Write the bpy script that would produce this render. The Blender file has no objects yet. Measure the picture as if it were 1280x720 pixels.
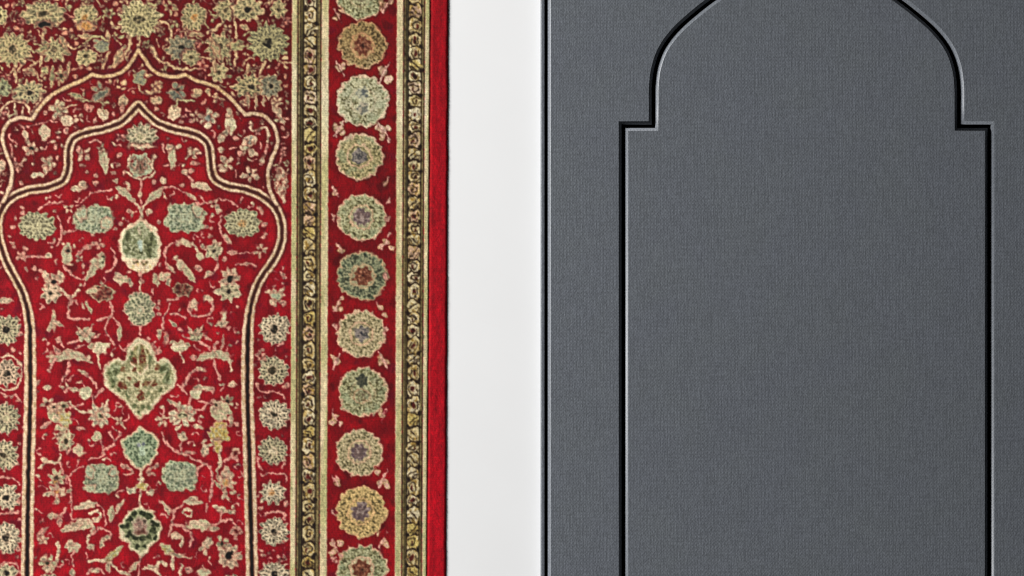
import bpy, bmesh, math
import numpy as np
from mathutils import Vector
from mathutils.geometry import tessellate_polygon

# 1 unit = 1 metre; the plane is measured in millimetres (u to the right, v downwards)
MM = 0.001
def W(u, v, z): return (u*MM, -v*MM, z*MM)
scene = bpy.context.scene
COL = scene.collection
rng = np.random.default_rng(11)

# ------------------------------------------------------------------ helpers
def link(name, me, mat=None, parent=None):
    o = bpy.data.objects.new(name, me)
    COL.objects.link(o)
    if mat: me.materials.append(mat)
    if parent: o.parent = parent
    return o
def tag(o, label=None, cat=None, kind=None):
    if label: o['label'] = label
    if cat: o['category'] = cat
    if kind: o['kind'] = kind
def new_mat(name):
    m = bpy.data.materials.new(name); m.use_nodes = True
    nt = m.node_tree
    return m, nt, nt.nodes['Principled BSDF']
def N(nt, t, **kw):
    n = nt.nodes.new(t)
    for k, v in kw.items():
        if k in n.inputs.keys(): n.inputs[k].default_value = v
        else: setattr(n, k, v)
    return n
def math_node(nt, op, a, b=None, c=None):
    n = nt.nodes.new('ShaderNodeMath'); n.operation = op
    for i, v in enumerate((a, b, c)):
        if v is None: continue
        if isinstance(v, (int, float)): n.inputs[i].default_value = v
        else: nt.links.new(v, n.inputs[i])
    return n.outputs[0]
def s2l(c):
    c = np.clip(c, 0, 1)
    return np.where(c <= 0.04045, c/12.92, ((c+0.055)/1.055)**2.4)

# ------------------------------------------------------------------ rug pattern canvas (1 knot = 1 mm)
X0, X1, Y0, Y1 = -20, 562, -60, 790
nx, ny = X1-X0+1, Y1-Y0+1
GX, GY = np.meshgrid(np.arange(X0, X1+1, dtype=float), np.arange(Y0, Y1+1, dtype=float))
def gn(sig, sigy=None, seed=0):
    r = np.random.default_rng(seed); sigy = sigy or sig
    f = np.fft.fft2(r.standard_normal((ny, nx)))
    fy = np.fft.fftfreq(ny)[:, None]; fx = np.fft.fftfreq(nx)[None, :]
    a = np.fft.ifft2(f*np.exp(-2*np.pi**2*((fx*sig)**2+(fy*sigy)**2))).real
    return (a-a.mean())/a.std()
M1, M2, M3, MB = gn(1.0, seed=1), gn(1.9, seed=2), gn(4.5, seed=3), gn(28, seed=4)
M0 = gn(0.62, seed=5)
WX = GX + 0.72*gn(1.7, seed=6) + 0.5*gn(6, seed=7) + 0.25*M0
def holes(cell, seed):
    r = np.random.default_rng(seed); w_, h_ = int((X1-X0)/cell)+6, int((Y1-Y0)/cell)+6
    jx, jy = r.uniform(.12, .88, (h_, w_)), r.uniform(.12, .88, (h_, w_)); sz = r.uniform(.55, 1.25, (h_, w_))
    px, py = (GX-X0)/cell+2, (GY-Y0)/cell+2; ix, iy = px.astype(int), py.astype(int); best = np.full(GX.shape, 9.0)
    for dy in (-1, 0, 1):
        for dx in (-1, 0, 1):
            a, b = iy+dy, ix+dx; best = np.minimum(best, np.hypot(px-b-jx[a, b], py-a-jy[a, b])/sz[a, b])
    return np.clip(1.36-best*cell/1.45, 0, 1)
HOLE, FINE = holes(4.3, 41), holes(3.6, 42)
WY = GY + 0.72*gn(1.7, seed=8) + 0.5*gn(6, seed=9) + 0.25*gn(0.62, seed=10)
C = np.zeros((ny, nx, 3)); HT = np.zeros((ny, nx)); OCC = np.zeros((ny, nx))

def rgb(*c): return np.array(c, float)/255.
PINK, TAN, CREAM = rgb(214,144,126), rgb(216,182,148), rgb(226,206,168)
SAGE, TEAL, DK, GOLD = rgb(188,178,140), rgb(166,170,138), rgb(58,50,32), rgb(190,160,88)
GREY, ORNG, WINE, BLUE, PURP = rgb(140,138,122), rgb(196,140,84), rgb(112,28,24), rgb(78,84,92), rgb(120,88,92)
PAL = dict(p=PINK, t=TAN, c=CREAM, s=SAGE, e=TEAL, d=DK, g=GOLD, y=GREY, o=ORNG, w=WINE, b=BLUE, u=PURP,
           n=rgb(192,180,138), k=rgb(26,22,16), G=rgb(54,66,44))

def box(a, b, c, d, m=5):
    i0 = max(0, int(c-m-Y0)); i1 = min(ny, int(d+m-Y0)+1)
    j0 = max(0, int(a-m-X0)); j1 = min(nx, int(b+m-X0)+1)
    return slice(i0, i1), slice(j0, j1)
def ss(d, w=0.9): return np.clip(0.5 - d/(2*w), 0, 1)
def put(sl, al, col, occ=True, h=1.0):
    a = al[..., None]
    if col is HALO: a = a*np.where(GY[sl] < 235, 1.6, .7)[..., None]; a = np.clip(a, 0, .85)
    C[sl] = C[sl]*(1-a) + col*a
    if occ:
        OCC[sl] = np.maximum(OCC[sl], al); HT[sl] = HT[sl]*(1-al) + h*al
def mott(sl, c1, c2, bias=0.0, k=1.3, M=None):
    m = (M1 if M is None else M)[sl]
    t = np.clip(0.5 + k*0.5*(m-bias), 0, 1)[..., None]
    return c1*(1-t) + c2*t
def seglen(sl, P):
    X, Y = WX[sl], WY[sl]; best = np.full(X.shape, 1e9); tt = np.zeros(X.shape); acc = 0
    P = np.asarray(P, float); L = np.hypot(*(P[1:]-P[:-1]).T); tot = max(L.sum(), 1e-6)
    for (a, b), l in zip(zip(P[:-1], P[1:]), L):
        d = b-a; q = max((d**2).sum(), 1e-9)
        t = np.clip(((X-a[0])*d[0]+(Y-a[1])*d[1])/q, 0, 1)
        D = np.hypot(X-a[0]-t*d[0], Y-a[1]-t*d[1])
        u = D < best; best = np.where(u, D, best); tt = np.where(u, (acc+t*l)/tot, tt); acc += l
    return best, tt
def crom(P, n=6):
    P = [np.array(p, float) for p in P]
    if len(P) < 3: return P
    Q = [2*P[0]-P[1]]+P+[2*P[-1]-P[-2]]; out = []
    for i in range(1, len(Q)-2):
        for k in range(n):
            t = k/n; a, b, c, d = Q[i-1], Q[i], Q[i+1], Q[i+2]
            out.append(0.5*((2*b)+(c-a)*t+(2*a-5*b+4*c-d)*t*t+(3*b-a-3*c+d)*t**3))
    out.append(P[-1]); return out
HALO = rgb(66, 14, 12)
EDGE = rgb(204,150,122)
def bb(P, m): P = np.asarray(P); return box(P[:,0].min(), P[:,0].max(), P[:,1].min(), P[:,1].max(), m)
def stroke(P, w, c, smooth=True, broken=0.0, halo=0.35, c2=None):
    P = crom(P) if smooth else P
    sl = bb(P, w+4); D, t = seglen(sl, P)
    D = D + broken*np.maximum(M2[sl], 0) + 0.25*M1[sl]
    if halo: put(sl, ss(D-w/2-1.3, 1.2)*halo, HALO, occ=False)
    put(sl, ss(D-w/2), mott(sl, c, (c2 if c2 is not None else c*0.74), 0.8))
def leaf(x0, y0, x1, y1, w, c, c2=None, vein=True):
    P = [(x0, y0), (x1, y1)]; sl = bb(P, w+4); D, t = seglen(sl, P)
    r = w/2*np.clip(np.sin(np.pi*np.clip(t*0.86+0.1, 0, 1)), 0, 1)**0.7 + 0.35*M2[sl]
    put(sl, ss(D-r-1.2, 1.2)*0.35, HALO, occ=False)
    put(sl, ss(D-r), mott(sl, EDGE, EDGE*.85+.02, .3))
    put(sl, ss(D-r+.9), mott(sl, c, c*0.66 if c2 is None else c2*.9, 0.4))
    if w > 4: put(sl, FINE[sl]*ss(D-r+1.4)*.3, c*.5, h=.5)
    if vein and w > 4.5: put(sl, ss(D-0.35, 0.7)*ss(D-r+1.8)*0.5, DK+0.06, h=0.3)
def blob(x, y, rx, ry, c, c2=None, rot=0.0, rough=0.12, bias=0.45, halo=0.35):
    m = max(rx, ry); sl = box(x-m, x+m, y-m, y+m, 5); X, Y = WX[sl]-x, WY[sl]-y
    a, b = math.cos(rot), math.sin(rot)
    r = np.hypot((X*a+Y*b)/rx, (-X*b+Y*a)/ry) + rough*M2[sl]
    D = (r-1)*min(rx, ry)
    if halo: put(sl, ss(D-1.3, 1.2)*halo, HALO, occ=False)
    big = min(rx, ry) > 2.2 and halo
    if big: put(sl, ss(D), mott(sl, EDGE, EDGE*.85+.02, .3))
    put(sl, ss(D+(.9 if big else 0)), mott(sl, c, c*0.66 if c2 is None else c2, bias))
    if min(rx, ry) > 3: put(sl, FINE[sl]*ss(D+1.8)*.42, c*.45, h=.5)
def polyfill(P, c, c2, inset=0.0, halo=0, bias=.4):
    P = [(float(a), float(b)) for a, b in P]; sl = bb(P, 5); X, Y = WX[sl], WY[sl]
    D, _ = seglen(sl, P+[P[0]]); ins = np.zeros(X.shape, bool)
    for a, b in zip(P, P[1:]+P[:1]):
        if a[1] == b[1]: continue
        ins ^= ((Y < a[1]) != (Y < b[1])) & (X < (b[0]-a[0])*(Y-a[1])/(b[1]-a[1])+a[0])
    D = np.where(ins, -D, D)
    if halo: put(sl, ss(D-1.4, 1.2)*halo, HALO, occ=False)
    put(sl, ss(D+inset), mott(sl, c, c2, bias))
    return sl, D
def dots(cx, cy, rx, ry, n, s, c, ph=0.0, a=0.85, jit=0.5):
    for k in range(n):
        th = ph+2*math.pi*k/n; x = cx+rx*math.cos(th)+rng.normal(0, jit); y = cy+ry*math.sin(th)+rng.normal(0, jit)
        q = s*rng.uniform(0.75, 1.25); sl = box(x-q, x+q, y-q, y+q, 3)
        D = np.hypot(WX[sl]-x, WY[sl]-y)-q
        put(sl, ss(D, 0.8)*a, c, h=0.25)
def flower(x, y, r, n, c, core='d', ph=None, c2=None):
    ph = rng.uniform(0, 6.28) if ph is None else ph
    for k in range(n):
        th = ph+2*math.pi*k/n+rng.normal(0, .12); R = r*rng.uniform(0.5, 0.68)
        blob(x+R*math.cos(th), y+R*math.sin(th), r*0.44, r*0.3*(5/n)**0.3, c, c2, rot=th, rough=0.1)
    if core: blob(x, y, r*0.26, r*0.26, PAL[core], halo=0)
def petals(q, th, ph, R, n, step=4.6):
    k = max(1, int(round(R/step))); f_ = q*k; i = np.floor(f_); rad = (f_-i)-.5
    cnt = np.where(i >= k-1, n*2 if R > 14 else n, np.maximum(4, np.round(2*np.pi*(i+.5)/k*R/step)))
    a = (th+ph)/(2*np.pi)*cnt+.5*(i % 2); a = a-np.floor(a)-.5
    w_ = 2*np.pi*np.maximum(q, .08)*R/cnt
    d = np.hypot(a*w_, rad*R/k*.8)
    return np.clip((1.75+.55*0-d)/1.0, 0, 1)
def rosette(cx, cy, rx, ry, body='s', edge='c', core='d', n=10, a=0.07, net='d', rings=((0.78, 11), (0.5, 7)), cr=0.24, sz=0.085, point=0, eb=0.84, cup=True, sq=False, ns=0.85):
    body, edge, core, net = [PAL[q] if isinstance(q, str) else q for q in (body, edge, core, net)]
    m = max(rx, ry)*1.2; sl = box(cx-m, cx+m, cy-m, cy+m, 6); X, Y = WX[sl]-cx, WY[sl]-cy
    r = np.hypot(X/rx, Y/ry); th = np.arctan2(Y, X); ph = rng.uniform(0, 6.28)
    e = 1+a*np.cos(n*th+ph)+0.035*M2[sl]
    if sq: r = ((np.abs(X/rx)**3.4+np.abs(Y/ry)**3.4)**(1/3.4))
    if point: e = e+point*np.exp(-((th-math.pi/2)/0.28)**2)
    R = min(rx, ry); D = (r-e)*R
    put(sl, ss(D-1.6, 1.3)*0.45, HALO, occ=False)
    put(sl, ss(D), mott(sl, edge, edge*0.74, 0.7))
    put(sl, ss((r-e*eb)*R), mott(sl, body, body*0.62+0.02, 0.5, 1.2, M1))
    # radial petal shading of the woven net
    if cup:
        ga = (0.5+0.5*np.cos(n*th+ph))*ss((r-e*eb)*R)*(r > cr)
        put(sl, np.clip(ga*0.42, 0, 1), edge, h=1.2)
    if sq: put(sl, HOLE[sl]*ss((r-e*0.93)*R)*.8, mott(sl, net, net*0.6+body*0.35, .4), h=.4)
    else:
        put(sl, petals(r/e, th, ph, R, n)*ss((r-e*0.95)*R)*ns, mott(sl, net*.8+body*.12, net*0.4+body*0.4, .3), h=.4)
    for rr, k in rings:
        if ns: break
        dots(cx, cy, rx*rr, ry*rr, k, R*sz*1.0+0.35, net, ph=rng.uniform(0, 6))
        dots(cx, cy, rx*(rr-0.13), ry*(rr-0.13), max(4, k-2), R*sz*0.7+0.25, net*0.8+0.12, ph=rng.uniform(0, 6), a=0.6)
    put(sl, ss((r-cr-0.1)*R)*0.75, mott(sl, edge, body, 0.2))
    put(sl, ss((r-cr)*R), mott(sl, core, core*0.5+edge*0.5, 0.5, 1.6))
    put(sl, FINE[sl]*ss((r-cr)*R)*.5, DK)

# --------------------------------------------------- outlines of the two arches (u, v) in mm
INL = [(172.5,131),(162,142),(150,153),(130,160.5),(107,165.5),(92,172),(86,182),(84.5,197),(84,212),(77,226.5),(57,234.5),
       (37,237.5),(20,243.5),(6,254),(-2,270),(-3.5,290),(1,309),(6,324),(14,340),(22,355),(28,368),(33.5,388),(36.5,410),(37,440),(37,500),(35.5,560),(34,640),(33,730),(32,800)]
INR = [(172.5,131),(183,142),(196,153),(215,160.5),(238,166),(252,172),(260,182),(262.5,197),(264,213),(270,225),(285,232.5),
       (305,236),(325,244),(339,254.5),(348.5,268),(352.5,290),(349,310),(341,326),(331,340),(323,353),(317,368),(312.5,388),(310,410),(309,440),(309,500),(311,560),(313,640),(315,730),(316,800)]
OUL = [(172.5,62),(166,73),(155,87),(140,94),(125,95),(115,92.5)], [(115,92.5),(100,101),(75,112),(60,122),(47,137),(39.5,149)], \
      [(39.5,149),(25,147),(12,151.5),(4,162),(2,174),(8,194),(14,210),(13.5,226),(8,242),(3,252)]
OUR = [(172.5,62),(180,73),(190,87),(205,94),(220,95.5),(231,93)], [(231,93),(246,100.5),(268,107.5),(286,121),(298,134),(306,143)], \
      [(306,143),(320,142),(332,146.5),(342,158),(347,174),(344,187),(337,205),(334.5,222),(338,240),(345,255)]
inner = crom(INL[::-1], 5)[:-1]+crom(INR, 5)
cr_ = lambda T: [p for s in T for p in crom(s, 5)]
outer = cr_(OUL)[::-1]+cr_(OUR)
def inside(P):
    P = np.asarray(P); ins = np.zeros(GX.shape, bool)
    for a, b in zip(P, np.roll(P, -1, 0)):
        if a[1] == b[1]: continue
        c = ((GY < a[1]) != (GY < b[1])) & (GX < (b[0]-a[0])*(GY-a[1])/(b[1]-a[1])+a[0]); ins ^= c
    return ins
in_niche = inside(inner)
in_outer = inside(list(outer)+[(356, 255), (340, 260), (3, 256)]) | in_niche
full = (slice(0, ny), slice(0, nx))
def distP(P): return seglen(full, P)[0]
_wx, _wy = WX, WY; WX, WY = GX+.25*M2, GY+.25*gn(1.9, seed=12)
D_in = np.minimum(distP(crom(INL, 5)), distP(crom(INR, 5)))
D_out = distP(cr_(OUL)); D_out = np.minimum(D_out, distP(cr_(OUR))); WX, WY = _wx, _wy

# --------------------------------------------------- grounds
tilt = 2.6*(GY/720.0)                    # the woven bands drift slightly to the left towards the foot
U = GX + tilt
g = np.clip((GY-60)/560, 0, 1)[..., None]
niche_g = rgb(130,10,18)*(1-g) + rgb(166,10,26)*g
corner_g, spand_g = rgb(104,12,14), rgb(118,12,16)
C[:] = np.where(in_niche[..., None], niche_g, np.where(in_outer[..., None], spand_g, corner_g))
lower = (~in_niche) & (GY > 250)
fade = np.clip((GY-215)/60, 0, 1)[..., None]
C[:] = np.where((~in_outer & ~in_niche)[..., None], corner_g*(1-fade)+rgb(150,9,24)*fade, C)
C[:] = np.where((U > 405)[..., None], rgb(128,6,14)*(1-g)+rgb(150,6,18)*g, C)
C *= (1+0.07*M3+0.05*MB)[..., None]
pz = np.clip(gn(5, seed=21)-1.3, 0, 1)[..., None]*0.6
C[:] = C*(1-pz)+rgb(104,8,34)*pz
pz = np.clip(gn(4, seed=22)-1.3, 0, 1)[..., None]*0.5
C[:] = C*(1-pz)+C*0.55*pz

# --------------------------------------------------- motifs, read in 4x blocks
BO = dict(A=(0,0), B=(180,0), C=(0,180), D=(180,180), E=(0,360), F=(180,360), G=(0,540), H=(180,540))
def T(R, x, y): o = BO[R]; return o[0]+x/4., o[1]+y/4.
def run(R, items):
    for it in items:
        k = it[0]
        if k == 'v': stroke([T(R, *p) for p in it[1]], it[2]/4.*1.2+.3, PAL[it[3]], broken=0.22)
        elif k == 'l':
            a = T(R, it[1], it[2]); b = T(R, it[3], it[4]); leaf(a[0], a[1], b[0], b[1], it[5]/4., PAL[it[6]], PAL[it[7]] if len(it) > 7 else None)
        elif k == 'b':
            a = T(R, it[1], it[2]); blob(a[0], a[1], it[3]/4., it[4]/4., PAL[it[5]], PAL[it[6]] if len(it) > 6 else None)
        elif k == 'f':
            a = T(R, it[1], it[2]); flower(a[0], a[1], it[3]/4., it[4], PAL[it[5]], it[6] if len(it) > 6 else None)
        elif k == 'r':
            a = T(R, it[1], it[2]); rosette(a[0], a[1], it[3]/4., it[4]/4., **(it[5] if len(it) > 5 else {}))
        elif k == 'd':
            for x, y in it[1]:
                a = T(R, x, y); blob(a[0], a[1], it[2]/4.*rng.uniform(.8, 1.2), it[2]/4.*rng.uniform(.8, 1.2), PAL[it[3]])

run('A', [('r',-10,80,50,45,dict(body='n')),('v',[(215,120),(208,200),(200,330)],12,'t'),('v',[(205,230),(170,260),(150,245)],9,'n'),
 ('r',215,72,108,68,dict(body='s',edge='t',n=13,a=0.1)),('b',215,120,40,16,'k'),
 ('r',425,88,62,76,dict(body='n',core='o',edge='t',n=9)),('b',430,130,42,22,'o','t'),('l',385,180,470,182,26,'t'),
 ('f',540,62,30,6,'n','w'),('d',[(505,22),(575,18),(602,50),(350,150),(325,165),(100,150),(80,140),(30,20),(65,25)],12,'p'),
 ('v',[(560,130),(610,140),(650,190),(640,240),(600,300),(545,340)],12,'t'),('l',625,225,560,335,26,'t'),
 ('r',695,95,108,92,dict(body='n',edge='c',n=14,a=0.09,rings=((0.8,13),(0.55,9)))),('v',[(695,185),(694,235)],9,'t'),
 ('r',62,245,92,80,dict(body='n',edge='t',n=13,a=0.11)),
 ('r',270,248,72,56,dict(body='s',edge='t',n=9,a=0.16)),('l',180,255,235,230,30,'n'),('l',300,180,345,260,26,'t'),
 ('b',505,232,40,44,'y','s'),('r',430,285,50,46,dict(body='n',edge='t',n=8)),('l',528,150,540,215,22,'t'),('l',545,260,500,350,20,'t'),
 ('v',[(420,215),(470,180),(530,200)],9,'n'),
 ('l',262,330,255,440,24,'n'),('l',300,320,290,430,26,'t','s'),('l',345,310,325,400,24,'t'),('b',225,350,20,26,'n'),('f',300,375,34,6,'s','d'),
 ('v',[(115,345),(150,340),(175,365),(195,400)],13,'t'),('l',140,335,175,380,26,'t'),('v',[(70,340),(76,400)],13,'t'),('f',30,385,26,5,'p','w'),
 ('r',10,440,44,42,dict(body='e',core='k',edge='s')),('r',140,465,82,56,dict(body='s',edge='t',core='k',n=11,a=0.13,net='k')),
 ('v',[(0,575),(15,530),(70,508),(125,530),(155,575)],10,'t'),('v',[(30,540),(40,580)],8,'t'),('v',[(75,525),(75,580)],9,'c'),('v',[(110,540),(105,585)],8,'t'),('v',[(150,600),(160,560),(185,520),(205,470)],8,'t'),
 ('l',355,350,395,335,16,'p'),('d',[(372,385),(405,340),(440,345),(385,215),(110,520),(225,560)],11,'p'),
 # between the arches
 ('v',[(690,420),(700,455),(760,465),(800,430)],7,'t'),('b',698,385,36,40,'y','s'),('l',725,370,760,380,16,'t'),('f',605,425,30,3,'t'),('f',780,440,26,4,'t'),
 ('b',610,498,30,26,'t'),('b',612,540,12,18,'p'),('b',775,500,26,24,'t'),('b',778,540,12,14,'p'),('v',[(345,468),(395,495),(470,505),(540,520)],8,'n'),
 ('f',500,460,48,6,'y','d'),('l',470,500,545,440,34,'y'),('l',350,465,420,490,24,'s'),
 ('f',290,548,54,6,'c','n'),('b',332,602,36,30,'t','c'),('b',325,652,13,15,'p'),('v',[(300,540),(380,520)],7,'t'),('f',388,590,30,4,'t'),('b',438,540,26,20,'p','w'),
 ('b',518,572,40,30,'t','c'),('v',[(505,520),(520,560)],8,'n'),('d',[(570,570),(475,600),(665,460),(740,560),(660,560),(290,690)],10,'p'),
 ('v',[(108,638),(190,620),(280,604)],7,'p'),('l',120,650,128,715,26,'t'),('b',222,665,26,44,'t','s'),('v',[(100,625),(120,640)],8,'p'),
 ('r',700,680,80,62,dict(body='s',edge='t',core='n',n=11,a=0.12)),('v',[(440,712),(470,700),(500,716)],10,'p'),('f',600,690,24,4,'p')])
run('B', [('f',130,35,36,6,'n','w'),('d',[(90,10),(160,70),(200,100),(300,70),(340,150)],10,'p'),('v',[(85,105),(125,125),(130,190)],12,'t'),
 ('r',248,85,62,72,dict(body='n',edge='t',core='o',n=10)),('l',215,172,300,178,26,'t'),
 ('r',400,50,60,52,dict(body='n',edge='t',n=8,a=0.12)),('r',515,45,75,55,dict(body='s',edge='t',core='k',n=10,a=0.12)),
 ('v',[(455,90),(460,180),(458,320)],12,'t'),('v',[(320,165),(390,110)],12,'t'),('f',415,140,26,4,'t'),('l',480,120,530,140,26,'t'),
 ('r',672,45,42,46,dict(body='n',edge='t',n=8,a=0.14)),
 ('r',620,210,98,92,dict(body='s',edge='n',core='k',n=14,a=0.11,net='k')),('v',[(600,310),(585,360),(560,430)],11,'t'),
 ('r',185,240,78,66,dict(body='y',edge='t',core='k',n=9,a=0.14)),('r',235,285,48,42,dict(body='s',edge='t')),
 ('l',30,220,75,310,28,'t'),('v',[(35,230),(80,300),(180,345),(260,345)],11,'t'),('f',288,330,28,5,'p','w'),
 ('r',375,235,66,72,dict(body='s',edge='t',n=9,a=0.17)),('l',330,190,380,300,26,'t','s'),('b',462,225,38,32,'n'),('r',370,360,46,46,dict(body='s',edge='t',n=8,a=0.15)),
 ('v',[(345,300),(350,350)],10,'t'),('v',[(480,220),(520,225)],9,'n'),
 ('v',[(525,320),(505,380),(470,440)],14,'t'),('r',530,430,85,62,dict(body='n',edge='t',core='k',n=10,a=0.15,net='k')),('r',630,430,55,60,dict(body='y',edge='t',core='k',n=9,a=0.14)),
 ('l',515,470,520,540,26,'t'),('l',560,470,556,540,22,'t'),('l',600,480,600,530,20,'t'),('l',640,500,700,620,34,'t'),('f',665,510,28,5,'t'),('d',[(708,380),(715,590),(705,430),(715,665),(690,640)],11,'p'),
 # between the arches
 ('v',[(0,450),(40,460),(75,410)],9,'t'),('f',60,430,28,4,'t'),('b',60,495,26,24,'t'),('b',55,540,12,14,'p'),('f',165,455,48,5,'y','d'),('l',120,460,200,500,32,'y'),
 ('v',[(170,500),(240,500)],8,'n'),('b',150,560,30,34,'t','c'),('v',[(150,530),(165,500)],8,'n'),('b',262,462,30,22,'t'),('b',320,462,16,18,'t'),('f',368,495,32,3,'t'),('l',340,480,400,500,14,'t'),
 ('f',318,588,48,6,'c','y'),('f',258,580,34,5,'t'),('d',[(195,580),(230,600),(180,600),(210,575)],9,'p'),
 ('b',430,620,30,42,'c','n'),('b',425,560,14,26,'t'),('l',375,700,420,640,30,'t'),('b',455,690,14,12,'p'),('b',385,690,18,20,'t'),
 ('v',[(530,610),(545,650),(600,640),(622,670),(626,715)],10,'t'),('b',525,700,36,30,'t','y'),('f',565,660,18,4,'p'),('v',[(690,690),(720,668)],8,'p')])
run('C', [('v',[(45,90),(80,120),(120,70)],8,'t'),('f',80,110,30,4,'p'),('f',150,25,40,6,'t','k'),('v',[(50,0),(60,40),(75,80)],8,'p'),('f',240,95,40,5,'t','n'),('b',225,130,18,20,'t'),('l',150,165,215,150,30,'c'),('d',[(100,190),(60,60),(275,20),(285,70)],12,'p'),
 ('b',5,110,18,40,'t'),('v',[(45,170),(55,225),(20,260)],8,'p'),
 # niche
 ('f',420,50,34,4,'t'),('d',[(408,105),(432,140),(475,155),(590,55),(590,105),(560,145),(620,145),(470,195),(385,25)],11,'p'),
 ('l',510,10,525,150,46,'s','t'),('f',505,25,22,4,'t'),
 ('b',700,105,62,56,'s','e'),('b',672,98,12,22,'e','k'),('b',722,98,12,22,'e','k'),('b',700,115,9,22,'d'),('v',[(635,145),(660,165),(700,175),(750,160),(770,130)],9,'t'),('v',[(645,60),(640,120)],8,'t'),('v',[(757,60),(762,120)],8,'t'),('b',700,10,70,12,'t','s'),
 ('v',[(700,180),(698,380)],7,'p'),('v',[(590,215),(640,260),(690,330),(697,375)],13,'t'),('v',[(800,225),(750,270),(708,330),(702,375)],13,'t'),
 ('l',575,215,665,280,36,'s','t'),('l',625,190,640,235,18,'t'),('d',[(575,180),(585,265),(770,60),(695,255),(660,340),(735,345),(655,355),(745,340)],13,'t'),
 ('l',355,222,430,215,34,'t','c'),('b',410,205,22,16,'t'),('v',[(550,230),(480,235),(440,255),(400,290),(375,310)],8,'p'),('f',340,320,30,4,'t','w'),
 ('v',[(190,330),(230,300),(315,288)],8,'p'),('v',[(375,375),(380,430),(310,440)],6,'p'),
 ('r',180,410,92,70,dict(body='n',edge='n',core='n',n=12,a=0.06,net='d',rings=((0.85,13),(0.6,10),(0.33,6)))),
 ('v',[(285,360),(302,410),(298,480),(285,510)],8,'p'),('d',[(60,410),(45,460),(65,510),(75,370),(110,345),(55,490),(120,520),(255,520),(105,320)],10,'p'),
 ('r',468,375,98,70,dict(body='e',edge='s',core='e',n=8,a=0.03,net='G',sq=True,rings=((0.85,14),(0.6,10),(0.33,6)))),('b',405,350,24,34,'e','s'),('b',530,400,28,30,'s','e'),
 ('v',[(85,570),(130,560),(250,562)],10,'p'),('f',100,560,32,4,'p'),('b',240,560,18,12,'t'),('d',[(130,630),(170,620),(200,632),(600,405),(640,330),(575,430),(320,440)],11,'p'),
 ('l',335,500,330,600,50,'s','t'),('b',338,535,14,14,'k'),('d',[(310,500),(370,510)],11,'t'),('v',[(320,610),(350,650),(400,675),(440,650)],10,'p'),
 ('v',[(375,555),(410,530),(460,500),(515,510)],11,'p'),('f',395,570,24,4,'t'),('f',490,500,30,4,'p'),('d',[(460,455),(410,610),(410,640),(280,590),(445,520)],11,'p'),
 ('l',505,550,430,680,46,'s','t'),('b',505,590,20,40,'s','d'),('v',[(555,520),(575,570),(560,620),(525,645)],10,'p'),('b',345,600,14,10,'t'),
 ('b',605,680,34,30,'t','n'),('l',640,670,650,715,26,'t'),('b',590,655,22,14,'t'),('d',[(695,650),(705,690),(640,640)],12,'p'),('l',770,650,790,710,30,'t','n'),
 ('f',265,690,52,7,'t','k'),('b',225,655,18,22,'t'),('b',300,660,20,18,'t')])
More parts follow.
